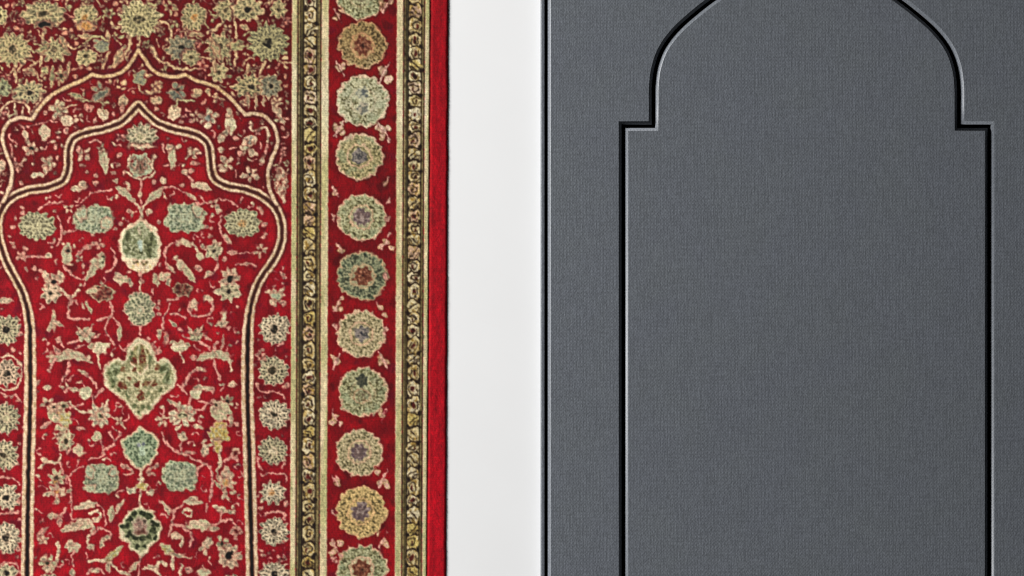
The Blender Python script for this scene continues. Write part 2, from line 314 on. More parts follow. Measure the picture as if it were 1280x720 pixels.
run('D', [('v',[(90,0),(105,40)],8,'p'),('l',140,10,140,125,44,'s','t'),('b',170,15,18,14,'t'),('b',125,15,16,14,'t'),('f',245,45,36,5,'t','s'),('v',[(215,75),(235,40)],8,'t'),('l',235,102,280,98,14,'p'),('v',[(100,105),(120,110)],8,'p'),
 ('f',510,15,36,5,'t','s'),('b',475,45,18,14,'p'),('b',540,40,20,20,'t'),('f',405,105,46,5,'t','n'),('b',385,130,20,20,'t'),('f',525,150,40,5,'t','k'),('b',490,160,18,15,'t'),('b',550,160,20,18,'t'),('v',[(620,10),(600,60),(580,100)],10,'p'),('b',592,75,14,20,'t'),('b',380,30,14,12,'t'),
 ('v',[(700,20),(680,90),(660,130)],8,'p'),('f',695,45,18,4,'p'),('r',685,190,30,78,dict(body='t',edge='t',core='w',n=8,a=.12,net='w',rings=((0.75,12),(0.4,6)))),('b',700,270,10,22,'t'),
 ('v',[(205,145),(240,180),(255,215),(320,218)],12,'p'),('l',240,200,335,225,38,'t','c'),('b',205,140,20,18,'t'),('b',235,135,14,12,'p'),
 ('l',20,280,100,220,36,'s','t'),('b',97,185,18,20,'t'),('b',50,190,12,16,'p'),('v',[(90,225),(140,215),(200,245),(262,278)],8,'p'),('l',215,245,265,280,16,'t'),('b',190,205,12,11,'p'),('l',100,240,110,275,14,'t'),
 ('r',205,368,100,72,dict(body='e',edge='s',core='e',n=8,a=0.03,net='G',sq=True,rings=((0.85,14),(0.6,10),(0.33,6)))),('b',265,330,28,36,'s','e'),
 ('v',[(265,295),(330,290),(370,272),(430,290),(465,315)],8,'p'),('f',350,295,28,4,'t','w'),('b',370,330,16,18,'t'),
 ('r',490,395,92,72,dict(body='n',edge='n',core='o',n=12,a=0.06,net='d',rings=((0.85,13),(0.6,10),(0.36,6)))),('v',[(390,355),(372,400),(385,455),(425,500)],9,'p'),('l',400,460,435,505,18,'t'),
 ('d',[(585,340),(598,400),(605,450),(595,470),(575,320),(335,425),(325,460),(75,390),(410,575),(310,415)],11,'p'),
 ('v',[(430,540),(500,545),(560,540)],7,'p'),('l',425,540,470,545,26,'p'),('f',580,535,34,6,'t','w'),('v',[(455,600),(560,605)],6,'p'),('l',490,600,535,605,22,'p'),
 ('v',[(165,500),(210,485),(260,515),(280,560)],12,'t'),('b',210,495,26,16,'n','t'),('b',280,560,22,24,'n','t'),('r',345,535,42,44,dict(body='n',edge='t',core='k',n=5,a=.15,rings=((0.7,5),))),('d',[(345,490),(375,500),(300,520)],12,'t'),
 ('v',[(160,490),(110,515),(100,570),(115,620),(150,645)],9,'p'),('l',115,600,150,650,18,'t'),
 ('l',160,570,250,690,46,'n','t'),('b',180,605,20,24,'t','s'),('b',152,570,13,14,'t'),('v',[(360,565),(360,620),(330,650),(295,665)],9,'p'),('l',330,640,290,665,18,'t'),('b',268,622,18,14,'p'),
 ('l',50,690,60,650,30,'n','t'),('b',95,660,34,22,'t','n'),('l',120,670,125,715,26,'t'),('f',425,670,56,7,'t','k'),('b',450,640,14,18,'t'),('d',[(695,620),(690,650),(700,670),(680,640),(645,710),(690,700),(75,600)],9,'p')])
# central medallions of the niche
def oval(cx, cy, P0, n=40): return [(cx+P0(t)[0], cy+P0(t)[1]) for t in np.linspace(0, 2*np.pi, n, endpoint=False)]
o = oval(175, 309, lambda t: (27.5*math.cos(t)*(1-.10*math.sin(t)), 32.5*math.sin(t)-(3 if abs(t-4.71) < .2 else 0)))
polyfill(o, PAL['t'], EDGE*.9, halo=.4); polyfill(o, PAL['c'], PAL['t'], 1.6)
sl, D = polyfill([(a, min(b, 322+6*math.sqrt(max(0, 1-((a-175)/26)**2)))) for a, b in o], rgb(182,180,142), rgb(124,126,90), 4.4, bias=.2); put(sl, HOLE[sl]*ss(D+5)*.45, rgb(66,64,40), h=.5)
for (x, y, rx, ry) in ((190,294,5,6),(160,297,4,6),(158,308,3,7),(186,308,4,8),(164,318,4,3),(184,318,3,3.5),(175,292,2.5,4),(167,301,3,5),(182,300,3,5),(160,290,4,3),(190,305,4,9),(156,312,4,5),(166,312,3,4),(182,312,3,3),(174,315,3,2.4),(171,287,2,3),(195,303,2.5,5),(154,303,2,4)):
    blob(x, y, rx*.8, ry*.8, rgb(70,72,44), rgb(112,114,78), halo=0, rough=.25, bias=.1)
blob(173,305,5,7, rgb(178,190,170), rgb(140,156,134), halo=0); blob(174,288,2.4,4,PAL['c'],halo=0)
dots(174,328,7,.8,6,1.3,rgb(84,70,40)); dots(174,334,11,4,7,1.3,PAL['g'],a=.7)
stroke([(158,287),(174,277),(190,287)],1.6,PAL['t'],halo=0)
stroke([(174,340),(176,352)],2,PAL['p']); stroke([(174,352),(174,363)],2.4,PAL['t'])
run('E', [('v',[(20,45),(60,60)],12,'p'),('b',25,60,30,18,'t'),
 ('r',25,212,78,76,dict(body='n',edge='t',core='k',n=11,a=0.09,net='k')),('d',[(88,160),(100,235),(98,330),(20,540),(55,545),(90,560),(60,310)],11,'p'),
 ('v',[(0,345),(50,335),(90,370),(104,420),(95,480),(50,508),(0,505)],9,'t'),('r',32,425,62,66,dict(body='t',edge='t',core='k',n=9,a=0.1,net='k')),('r',30,650,66,76,dict(body='n',edge='t',core='n',n=12,a=0.1,net='k')),
 ('v',[(0,535),(45,542),(75,535),(105,575)],8,'p'),
 ('r',250,30,50,46,dict(body='t',edge='t',core='k',n=7,a=.15,rings=((0.6,6),))),('v',[(300,10),(340,45),(390,10)],10,'t'),('v',[(340,50),(385,75)],9,'p'),('v',[(345,60),(338,145),(390,158),(440,152)],12,'p'),
 ('b',410,90,12,20,'t'),('l',430,70,455,130,22,'n'),('r',510,25,62,40,dict(body='w',edge='n',core='w',n=6,a=.1,rings=((0.6,5),))),('b',460,15,34,16,'n','t'),('v',[(545,70),(558,120),(545,140),(480,165)],10,'p'),
 ('b',265,165,14,52,'n','t'),('l',235,215,275,150,26,'t'),('l',260,160,318,190,28,'t'),('v',[(545,150),(525,200),(545,250),(570,280)],11,'p'),('v',[(560,145),(600,190),(605,230)],9,'p'),('l',598,190,600,270,28,'n','t'),
 ('r',425,235,42,36,dict(body='s',edge='t',core='n',n=5,a=.2,rings=((0.6,4),))),('l',425,240,380,190,16,'t'),('l',430,235,462,185,16,'t'),('v',[(335,278),(385,262)],10,'p'),('v',[(370,300),(420,285)],9,'p'),('l',460,255,500,235,16,'p'),
 ('l',440,290,555,285,30,'n','t'),('b',497,302,42,30,'c','n'),('v',[(492,320),(490,365),(498,400)],11,'t'),
 ('b',335,335,76,26,'s','t'),('l',250,370,380,320,40,'s','t'),('l',340,320,450,370,38,'s','t'),('v',[(235,350),(262,345)],13,'t'),('v',[(240,420),(255,390),(280,360)],14,'p'),('l',265,285,300,330,26,'p'),('v',[(290,255),(318,300)],10,'p'),('b',290,258,14,15,'p'),
 ('v',[(345,375),(335,420),(308,465)],12,'p'),('b',435,350,18,12,'t'),('b',235,500,26,14,'t'),('v',[(395,415),(440,440),(465,470),(485,500)],11,'p'),('l',390,410,430,430,18,'t'),('v',[(465,545),(510,505)],12,'p'),
 ('l',330,500,430,520,26,'t','s'),('b',425,525,34,32,'s','c'),('v',[(455,550),(462,610)],9,'p'),('v',[(320,520),(345,498)],9,'p'),
 ('f',235,580,38,5,'t','w'),('b',290,620,50,56,'n','t'),('b',325,660,34,50,'n','g'),('f',270,600,30,5,'t','d'),('f',320,590,30,5,'n','d'),('v',[(345,570),(385,610),(450,628)],12,'t'),('v',[(350,600),(410,575)],9,'p'),('l',205,700,260,670,26,'p'),('b',300,705,34,20,'n','t'),
 ('f',495,635,64,9,'c','n'),('b',495,640,24,22,'n','d'),('v',[(540,565),(520,600)],11,'t'),('v',[(560,640),(600,660),(620,700)],8,'t'),('f',600,665,28,4,'t'),('b',400,705,30,12,'p')])
rosette(174,386,18.5,21,body='s',edge='t',core='e',n=10,a=0.04,net='G',cr=0.15,eb=0.84,cup=False)
stroke([(174,407),(174,420)],2.6,PAL['p'])
PM = [(175,524),(185,517),(193,508),(203,495),(217,483),(221,472),(218,458),(210,449),(202,446),(195,450),(194,442),(190,433),(183,426),(175,422.5),(165,427),(157.5,435),(154,445),(153,451),(145,447),(135,452),(128,460),(128,472),(133,485),(145,495),(155,503),(162,513),(168,522)]
PM = crom(PM+[PM[0]], 4)[:-1]
polyfill(PM, EDGE, EDGE*.85, halo=.45); polyfill(PM, PAL['c']*.94, PAL['n'], 1.5)
sl, D = polyfill(PM, rgb(196,184,142), rgb(146,140,100), 4.6, bias=.3); put(sl, FINE[sl]*ss(D+4)*.55, rgb(90,84,52), h=.5)
for (x, y, rx, ry) in ((143,462,8,7),(205,461,8,7),(143,474,6,6),(208,474,6,6)): blob(x,y,rx,ry,rgb(170,172,130),rgb(112,116,78),halo=0,bias=0)
top = crom([(175,427),(186,435),(189,447),(185,458),(175,470),(165,458),(160,447),(164,435),(175,427)], 4)[:-1]
polyfill(top, PAL['c'], PAL['t'], 0); polyfill(top, rgb(170,160,110), rgb(120,104,66), 2.8, bias=.1)
for (x, y, rx, ry, k) in ((168,452,3,3.6,0),(177.5,448,3,6,0),(186,452,1.6,5,1),(163,445,1.5,4,1),(173,440,1.5,3.5,1),(172,481,3.4,3,0),(182,481,3.4,2.6,0),(176.5,496,4.4,4,0),(153,481,3.6,3.6,0),
      (191,480,5,3.4,0),(203,461,3.5,3.5,1),(196,460,3,2.5,0),(145,464,4,2.6,1),(153,462,3,2.4,0),(141,478,2.6,3.4,1),(161,493,3,3.4,1),(166,462,2,2.4,0),(188,493,2.4,2.6,1),(209,470,2,4,1),(137,466,2,2.4,1),(168,508,2.2,3,1),(179,510,2,2.6,1),(175,518,1.8,1.6,1),(187,510,2,2,1),(161,474,2,2,0),(200,488,2,2,1),(149,488,2,2,1)):
    blob(x, y, rx*1.3, ry*1.25, rgb(104,40,24) if k == 0 else rgb(78,82,48), rgb(128,96,62) if k == 0 else rgb(112,116,78), halo=0, rough=.2, bias=.2)
for P in ([(175,430),(172,444),(173,458)],[(181,436),(183,450),(178,464)],[(158,466),(166,470),(175,476),(184,470),(194,467)],[(147,470),(158,474),(165,484),(170,494)],[(204,468),(194,473),(186,484),(182,496)],[(160,486),(166,500),(176,505),(186,499),(192,488)],[(175,464),(176,486)]):
    stroke(P, 2.1, rgb(206,192,148), halo=0, broken=.3)
for sgn in (-1,1):
    stroke([(175+sgn*14,430),(175+sgn*22,440)],2.4,PAL['p']); stroke([(175+sgn*25,433),(175+sgn*20,440)],2.2,PAL['p'])
run('F', [('v',[(50,0),(45,35)],9,'p'),('b',70,75,14,12,'p'),('v',[(110,60),(150,60),(205,30)],10,'p'),('r',190,10,50,32,dict(body='w',edge='n',core='w',n=6,rings=((0.6,5),))),('v',[(120,80),(110,120),(90,160),(90,210)],10,'p'),
 ('v',[(140,130),(165,128),(205,150)],13,'p'),('l',135,165,165,195,22,'t'),('b',72,232,16,26,'t'),('b',105,255,12,28,'p'),('b',70,320,20,20,'p'),('d',[(20,255),(50,275),(70,130),(65,100),(178,110),(180,205),(468,95),(420,200),(390,50)],10,'p'),
 ('r',420,15,62,46,dict(body='n',edge='t',core='k',n=7,a=.16,rings=((0.6,6),))),('v',[(250,60),(225,85),(235,130),(275,142),(320,135),(340,95),(320,60),(295,60)],13,'p'),('b',245,85,16,26,'t'),('b',320,55,22,16,'t'),
 ('b',398,150,16,44,'c','n'),('l',355,185,420,170,30,'t'),
 ('r',258,235,40,30,dict(body='n',edge='t',core='n',n=5,a=.2,rings=((0.5,4),))),('l',250,230,212,190,18,'t'),('l',265,230,300,185,18,'t'),('v',[(190,235),(220,245)],11,'p'),('v',[(275,270),(325,300)],12,'p'),('l',300,240,340,270,14,'p'),
 ('l',125,275,235,285,30,'n','t'),('b',178,298,42,28,'c','n'),('v',[(180,320),(192,375)],12,'t'),
 ('b',355,335,78,22,'s','t'),('l',270,360,380,310,36,'s','t'),('l',360,315,440,370,38,'s','t'),('l',395,240,390,310,20,'p'),('v',[(365,265),(350,310)],12,'p'),('v',[(345,360),(355,410),(380,455)],12,'p'),('v',[(430,360),(432,405)],13,'t'),('b',245,350,16,14,'p'),
 ('v',[(190,495),(215,455),(255,415),(300,410)],13,'p'),('l',265,400,305,415,18,'t'),('b',435,482,20,18,'t','p'),('v',[(170,490),(205,535)],11,'p'),
 ('b',258,528,34,30,'c','n'),('l',250,500,350,500,28,'t'),('v',[(345,495),(345,520)],9,'p'),('v',[(230,550),(225,600)],11,'p'),('v',[(230,612),(290,605),(345,560)],12,'p'),('v',[(275,570),(345,580)],8,'p'),
 ('f',190,635,66,9,'c','n'),('b',190,640,24,22,'n','d'),('l',115,560,175,610,24,'t'),('f',90,660,34,5,'t'),('v',[(60,660),(130,650)],8,'t'),('v',[(180,690),(160,715)],14,'t'),
 ('f',415,570,38,6,'n','d'),('b',385,620,46,52,'n','t'),('b',380,690,42,28,'g','t'),('f',360,590,28,5,'t','d'),('b',435,660,14,26,'t'),('d',[(465,580),(460,600),(462,678),(430,690)],11,'p'),('b',270,695,30,14,'t'),
 ('f',660,42,50,7,'t','e'),('b',660,40,26,20,'e','n'),('b',695,75,18,14,'p'),('b',620,15,14,12,'t'),
 ('r',650,205,78,78,dict(body='c',edge='t',core='k',n=12,a=0.08,net='k')),('v',[(665,295),(690,270)],10,'p'),
 ('r',643,415,74,78,dict(body='n',edge='t',core='d',n=11,a=0.08,net='k')),('f',580,340,30,5,'p','w'),('v',[(560,495),(580,520),(640,522),(690,535),(700,560)],8,'p'),
 ('r',650,635,76,74,dict(body='c',edge='t',core='k',n=12,a=0.08,net='k')),('d',[(715,485),(560,480),(590,310),(570,550),(700,500)],9,'p')])
# teal heart, trefoil, dark rosette
o = crom([(175,531),(183,539),(194,545),(200,551),(197,565),(190,577),(181,586),(175,590),(167,585),(158,574),(152,560),(151,551),(158,545),(168,538),(175,531)], 4)[:-1]
polyfill(o, EDGE, EDGE*.85, halo=.45); polyfill(o, PAL['t'], PAL['n'], 1.3); sl, D = polyfill(o, rgb(160,168,132), rgb(118,130,98), 3.6, bias=.2)
put(sl, HOLE[sl]*ss(D+4)*.85, rgb(44,58,38), h=.4); blob(177,565,3.6,5,rgb(182,196,164),halo=0); blob(173,557,3,2.6,rgb(150,152,148),halo=0); blob(179,556,2,2,rgb(104,108,112),halo=0)
stroke([(174,586),(174,634)],3,PAL['t']); blob(175,609,8,7,PAL['c'],PAL['g']); leaf(166,618,158,610,5,PAL['c']); leaf(183,618,192,611,6,PAL['c']); blob(175,600,4,4,PAL['c'])
blob(164,615,6,4,PAL['c']); blob(186,615,6,4,PAL['c'])
for s in (-1,1):
    for (a,b,c,d) in ((8,590,17,582),(8,592,20,594),(18,586,23,580)): leaf(174+s*a,b,174+s*c,d,4.5,PAL['p'],vein=False)
o = crom([(174,630),(183,636),(191,639),(194,646),(201,655),(201,668),(197,676),(190,681),(186,690),(178,695),(174,702),(169,693),(161,689),(158,680),(151,675),(149,663),(149,654),(156,645),(160,639),(168,635),(174,630)], 3)[:-1]
polyfill(o, EDGE, EDGE*.85, halo=.45); polyfill(o, PAL['c']*.95, PAL['n'], 1.6); polyfill(o, rgb(158,156,116), rgb(118,120,84), 4.6, bias=.2)
for k in range(11):
    a = 2*math.pi*k/11+.3; blob(175+15.5*math.cos(a), 658+16.5*math.sin(a), 4.0, 3.6, rgb(40,44,24), rgb(70,74,44), halo=0, rough=.2)
for (x, y) in ((153,657),(158,671),(171,684),(180,684),(196,657),(193,672)): blob(x, y, 2.6, 2.8, rgb(48,52,28), halo=0)
blob(175,659,11,12,rgb(186,168,138),rgb(150,134,106),halo=0); blob(175,660,8,8.5,rgb(150,112,98),rgb(180,150,126),halo=0,bias=0); blob(175,666,6,3.5,rgb(98,56,44),rgb(120,84,66),halo=0,bias=.2); blob(172,651,3,2,rgb(110,86,70),halo=0); blob(180,652,2,2,rgb(100,80,66),halo=0)
stroke([(174,697),(173,720),(174,760)],2.8,PAL['p'])
run('G', [('r',15,118,72,80,dict(body='n',edge='t',core='d',n=12,a=0.09,net='k')),('v',[(0,232),(55,228),(75,245),(95,270)],8,'p'),('r',28,328,66,64,dict(body='c',edge='t',core='k',n=9,a=0.13,net='k')),('v',[(0,420),(35,405),(85,400)],10,'p'),
 ('r',30,535,72,76,dict(body='c',edge='t',core='k',n=11,a=0.09,net='k')),('v',[(0,670),(30,655),(80,665),(98,710)],8,'p'),('r',30,710,58,46,dict(body='n',edge='t',core='k',n=9,net='k')),('b',90,350,10,14,'p'),('d',[(88,590),(92,440),(95,60)],9,'p'),
 ('r',325,45,44,56,dict(body='n',edge='t',core='d',n=7,a=.14,net='w',rings=((0.65,7),))),('f',275,20,20,4,'t'),('v',[(330,100),(390,85)],11,'p'),('b',395,95,26,34,'t','n'),('v',[(480,0),(500,40),(515,85),(505,125),(440,140)],9,'p'),('b',485,30,22,28,'n','t'),('v',[(545,0),(565,40),(590,30),(600,0)],9,'p'),('v',[(570,55),(515,100)],9,'p'),
 ('v',[(195,180),(230,150),(285,155),(300,120)],12,'t'),('b',215,140,20,16,'t'),('v',[(300,150),(318,205),(345,235),(350,300),(345,350)],9,'p'),('v',[(415,175),(375,185),(345,220)],9,'p'),
 ('r',505,235,86,72,dict(body='e',edge='s',core='e',n=8,a=0.03,net='G',sq=True,rings=((0.85,14),(0.6,10),(0.33,6)))),('b',445,200,22,34,'e','s'),('b',450,280,26,22,'s','e'),('b',560,200,24,24,'e','s'),
 ('f',280,230,46,7,'n','d'),('f',280,300,48,6,'t','o'),('b',272,245,14,18,'o','d'),('l',215,320,262,300,28,'t'),('l',330,300,355,290,22,'t'),('b',280,350,14,18,'t'),('v',[(335,220),(325,260)],8,'p'),
 ('v',[(325,380),(295,425),(240,420)],14,'p'),('b',255,420,24,16,'t'),('b',295,455,14,22,'p'),('v',[(355,350),(355,430),(385,435)],8,'p'),
 ('l',375,380,480,350,38,'t','c'),('v',[(480,360),(520,385),(530,470)],8,'p'),('v',[(450,410),(480,395),(502,410),(490,435),(465,445)],13,'t'),('l',560,370,555,450,26,'n','t'),('l',570,400,625,340,24,'t'),
 ('b',400,468,58,30,'t','n'),('l',310,495,400,470,40,'t'),('v',[(390,440),(440,440),(462,480),(440,520),(435,570),(465,590)],11,'t'),('b',450,575,24,16,'t'),('v',[(455,510),(500,485),(550,500),(555,520)],10,'p'),('l',500,580,515,520,28,'t'),('b',535,530,22,14,'t'),
 ('v',[(190,540),(200,500),(235,480)],11,'p'),('f',210,540,30,5,'t'),('l',185,520,235,485,16,'p'),
 ('b',362,580,38,28,'t','s'),('b',350,555,18,16,'t'),('v',[(362,600),(362,670)],8,'p'),('b',358,705,22,18,'t'),
 ('l',520,650,610,575,40,'n','g'),('v',[(440,648),(530,640)],12,'t'),('l',545,650,548,710,24,'t'),('v',[(550,650),(600,700),(640,715)],11,'t'),
 ('v',[(280,555),(292,600),(280,650),(255,700)],16,'t'),('f',235,660,46,6,'n','d'),('b',215,630,18,16,'t'),('b',235,690,20,16,'t'),
 ('v',[(440,710),(450,690),(500,690),(520,715)],11,'p'),('b',475,700,20,12,'t'),('l',640,700,690,650,24,'t','n'),('l',735,670,790,700,30,'t','n')])
run('H', [('v',[(90,0),(105,50),(165,100),(230,128),(330,180),(335,260),(328,340)],10,'p'),('v',[(180,100),(185,40),(165,10)],9,'p'),('b',190,25,24,30,'t'),('b',215,105,34,12,'p'),
 ('b',372,10,50,50,'g','n'),('f',350,60,34,6,'n','d'),('b',300,90,24,34,'t'),('l',280,60,310,40,18,'t'),('b',365,75,26,34,'g','t'),('v',[(380,110),(378,160),(365,220)],12,'t'),
 ('f',455,110,28,4,'p','w'),('v',[(400,150),(440,130),(470,145)],12,'p'),('b',460,90,14,10,'t'),
 ('r',180,220,88,76,dict(body='e',edge='s',core='e',n=9,a=0.03,net='G',sq=True,rings=((0.85,14),(0.6,10),(0.33,6)))),('v',[(265,230),(270,180),(300,165)],9,'p'),
 ('b',410,215,22,30,'c'),('f',410,250,52,7,'t','o'),('b',408,255,20,26,'o','n'),('l',350,250,380,290,24,'n'),('b',445,300,18,14,'t'),('l',400,300,432,350,20,'t'),('b',400,320,16,20,'t'),('b',405,185,14,20,'t'),
 ('v',[(75,350),(100,360),(130,400),(150,390),(190,365)],11,'p'),('l',90,350,125,420,28,'t'),('v',[(145,400),(145,460)],9,'p'),('l',195,350,290,350,40,'t','c'),('b',240,330,28,14,'t'),('v',[(310,360),(315,400)],8,'p'),
 ('v',[(185,410),(200,390),(232,395),(225,425),(200,415)],12,'t'),('v',[(360,370),(385,395),(440,400)],14,'t'),('b',435,402,18,14,'t'),('b',385,390,22,18,'t'),('v',[(385,400),(385,450),(330,465)],8,'p'),
 ('b',272,465,56,30,'t','n'),('v',[(130,500),(145,465),(200,480),(240,520),(230,575)],13,'p'),('b',348,485,28,18,'t'),('v',[(380,450),(430,445),(460,480),(455,540)],10,'p'),('f',460,500,30,5,'p','w'),('v',[(120,520),(135,480)],10,'p'),
 ('v',[(140,530),(165,510),(190,540),(180,570)],15,'t'),('b',155,525,22,18,'t'),('l',85,565,150,620,44,'n','g'),('l',130,610,235,632,22,'t'),('v',[(140,620),(140,690)],13,'t'),
 ('l',280,590,330,530,34,'t'),('b',318,560,22,30,'t'),('b',302,605,10,22,'t'),('f',390,560,38,5,'n','d'),('f',425,620,62,7,'t','k'),('b',435,670,20,24,'t'),('v',[(365,580),(385,640)],12,'t'),('l',440,620,490,600,16,'t'),
 ('b',300,705,34,20,'s','t'),('l',290,670,305,700,16,'t'),('v',[(0,680),(45,690),(75,650),(110,665)],14,'t'),('v',[(50,690),(80,718)],12,'t'),('v',[(170,715),(185,670)],14,'t'),('b',222,688,20,14,'p'),
 ('r',645,95,70,72,dict(body='n',edge='t',core='c',n=12,a=0.08,net='k')),('v',[(570,130),(575,170),(590,190)],9,'p'),('v',[(700,160),(692,180)],9,'p'),('v',[(585,220),(640,208),(700,215),(705,245)],8,'p'),
 ('r',640,305,64,58,dict(body='c',edge='t',core='o',n=9,a=0.13,net='k')),('b',585,380,16,12,'p'),('b',560,320,12,10,'p'),
 ('r',650,498,74,72,dict(body='c',edge='t',core='k',n=12,a=0.08,net='k')),('v',[(600,415),(650,398),(700,410),(712,440)],10,'p'),('r',650,715,78,66,dict(body='c',edge='t',core='k',n=11,a=0.1,net='k')),('f',690,630,26,4,'p','w'),('d',[(598,615),(590,590),(705,360)],12,'p')])
# beyond the frame: the pattern runs on
for (x, y) in ((8,752),(341,757),(60,735),(290,735),(120,745),(228,745),(90,770),(262,770),(174,772),(30,-22),(105,-25),(174,-30),(240,-24),(310,-22),(350,-40)):
    rosette(x, y, 17, 17, body='n', edge='t', core='k', n=10, a=.1, net='k')

# scatter of small buds and broken tendrils on ground that is still bare
def scatter(mask, gap, tries, seed, cols='ptt', s=(0.8, 1.7)):
    r = np.random.default_rng(seed)
    ys, xs = np.nonzero(mask)
    for i in r.integers(0, len(ys), tries):
        y, x = ys[i], xs[i]; q = gap
        if OCC[max(0, y-q):y+q+1, max(0, x-q):x+q+1].max() > 0.3: continue
        u, v = x+X0, y+Y0; c = PAL[cols[r.integers(len(cols))]]; k = r.random(); z = r.uniform(*s)
        if k < .22: blob(u, v, z*1.3, z*.8, c, rot=r.uniform(0, 3), rough=.3)
        elif k < .62: flower(u, v, z*2.1, 3+int(k*10)%3, c, None)
        else:
            th = r.uniform(0, 6.28); ll = z*2.4
            stroke([(u-ll*math.cos(th), v-ll*math.sin(th)), (u+r.normal(0, 1), v+r.normal(0, 1)), (u+ll*math.cos(th), v+ll*math.sin(th))], z*1.0, c, broken=.4)
def tendrils(mask, tries, seed):
    r = np.random.default_rng(seed); ys, xs = np.nonzero(mask)
    for i in r.integers(0, len(ys), tries):
        y, x = ys[i], xs[i]
        th = r.uniform(0, 6.28); L_ = r.uniform(7, 13); k = r.choice((-1, 1))*r.uniform(.12, .3); P = []; a = th; px, py = float(x), float(y)
        for q in range(6): P.append((px, py)); px += L_/5*math.cos(a); py += L_/5*math.sin(a); a += k*L_/5
        ok = all(0 <= int(b) < ny and 0 <= int(c) < nx and mask[int(b), int(c)] and OCC[max(0, int(b)-2):int(b)+3, max(0, int(c)-2):int(c)+3].max() < .3 for c, b in P[1:])
        if not ok: continue
        P = [(a_+X0, b_+Y0) for a_, b_ in P]
        stroke(P, r.uniform(1.7, 2.4), PINK, broken=.2)
        if r.random() < .6: blob(P[-1][0], P[-1][1], 2.2, 1.7, TAN, rot=a)
okin = (D_in > 8) & (D_out > 5) & (U < 360)
tendrils(okin & in_niche, 900, 41); tendrils(okin & in_outer & ~in_niche, 500, 42)
scatter(okin & ~in_outer & ~in_niche & (GY < 250), 2, 2500, 31, 'pttnnt', (1.3, 2.6))
scatter(okin & ~in_outer & ~in_niche & (GY >= 250), 3, 300, 32, 'p', (0.7, 1.2))
scatter(okin & in_outer & ~in_niche, 4, 500, 33, 'ptt', (0.9, 1.7))
scatter(okin & in_niche, 5, 380, 34, 'pptt', (0.7, 1.4))

# --------------------------------------------------- arch cords
def cord(P, w, c, c2): stroke(P, w, c, smooth=False, halo=0.0, c2=c2)
def layer(al, col, h): put(full, al, col, h=h)
Din = D_in + 0.12*M1; Do = D_out + 0.12*M1
lcol = mott(full, rgb(216,184,150), rgb(186,150,112), 0.7)
wide = np.clip((GY-380)/60, 0, 1); half = 4.1+1.2*wide; cw = 1.8+0.75*wide
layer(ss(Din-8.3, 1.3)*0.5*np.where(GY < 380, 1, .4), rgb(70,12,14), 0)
layer(ss(Din-5.5-.8*wide), rgb(74,34,24), 0.0)
layer(ss(np.abs(Din-half)-cw), lcol, 1.4)
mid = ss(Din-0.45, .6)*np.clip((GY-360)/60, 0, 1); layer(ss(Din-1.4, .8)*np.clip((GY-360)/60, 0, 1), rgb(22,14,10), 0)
lowfade = (~in_niche) | (D_in < 1)
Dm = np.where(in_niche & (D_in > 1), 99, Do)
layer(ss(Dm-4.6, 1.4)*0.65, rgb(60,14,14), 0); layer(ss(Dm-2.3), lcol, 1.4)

# --------------------------------------------------- bands
def band(a, b, c, c2=None, h=1.0, bias=0.9):
    d = np.maximum(a-U, U-b) + 0.22*M1
    put(full, ss(d, .8), mott(full, c, c*0.8 if c2 is None else c2, bias), h=h)
yy = GY/720.0
gmix = lambda a, b, s: (a*(1-np.clip(.5+.5*gn(3, 14, seed=s), 0, 1))[..., None]+b*np.clip(.5+.5*gn(3, 14, seed=s), 0, 1)[..., None])
stripe1 = gmix(rgb(196,186,132), rgb(218,200,160), 51)
rub = (C*0+1)
def bandc(a, b, colarr, h=1.0):
    d = np.maximum(a-U, U-b) + 0.22*M1; put(full, ss(d, .8), colarr*(1+0.035*M1[..., None]), h=h)
for (a, b, sd) in ((364.6,371.8,51),(401.6,411,52),(495.8,504.5,53),(532,538.8,54)):
    bandc(a, b, gmix(rgb(182,170,118), rgb(214,192,150), sd), 1.3)
EDGE = rgb(210,180,120)
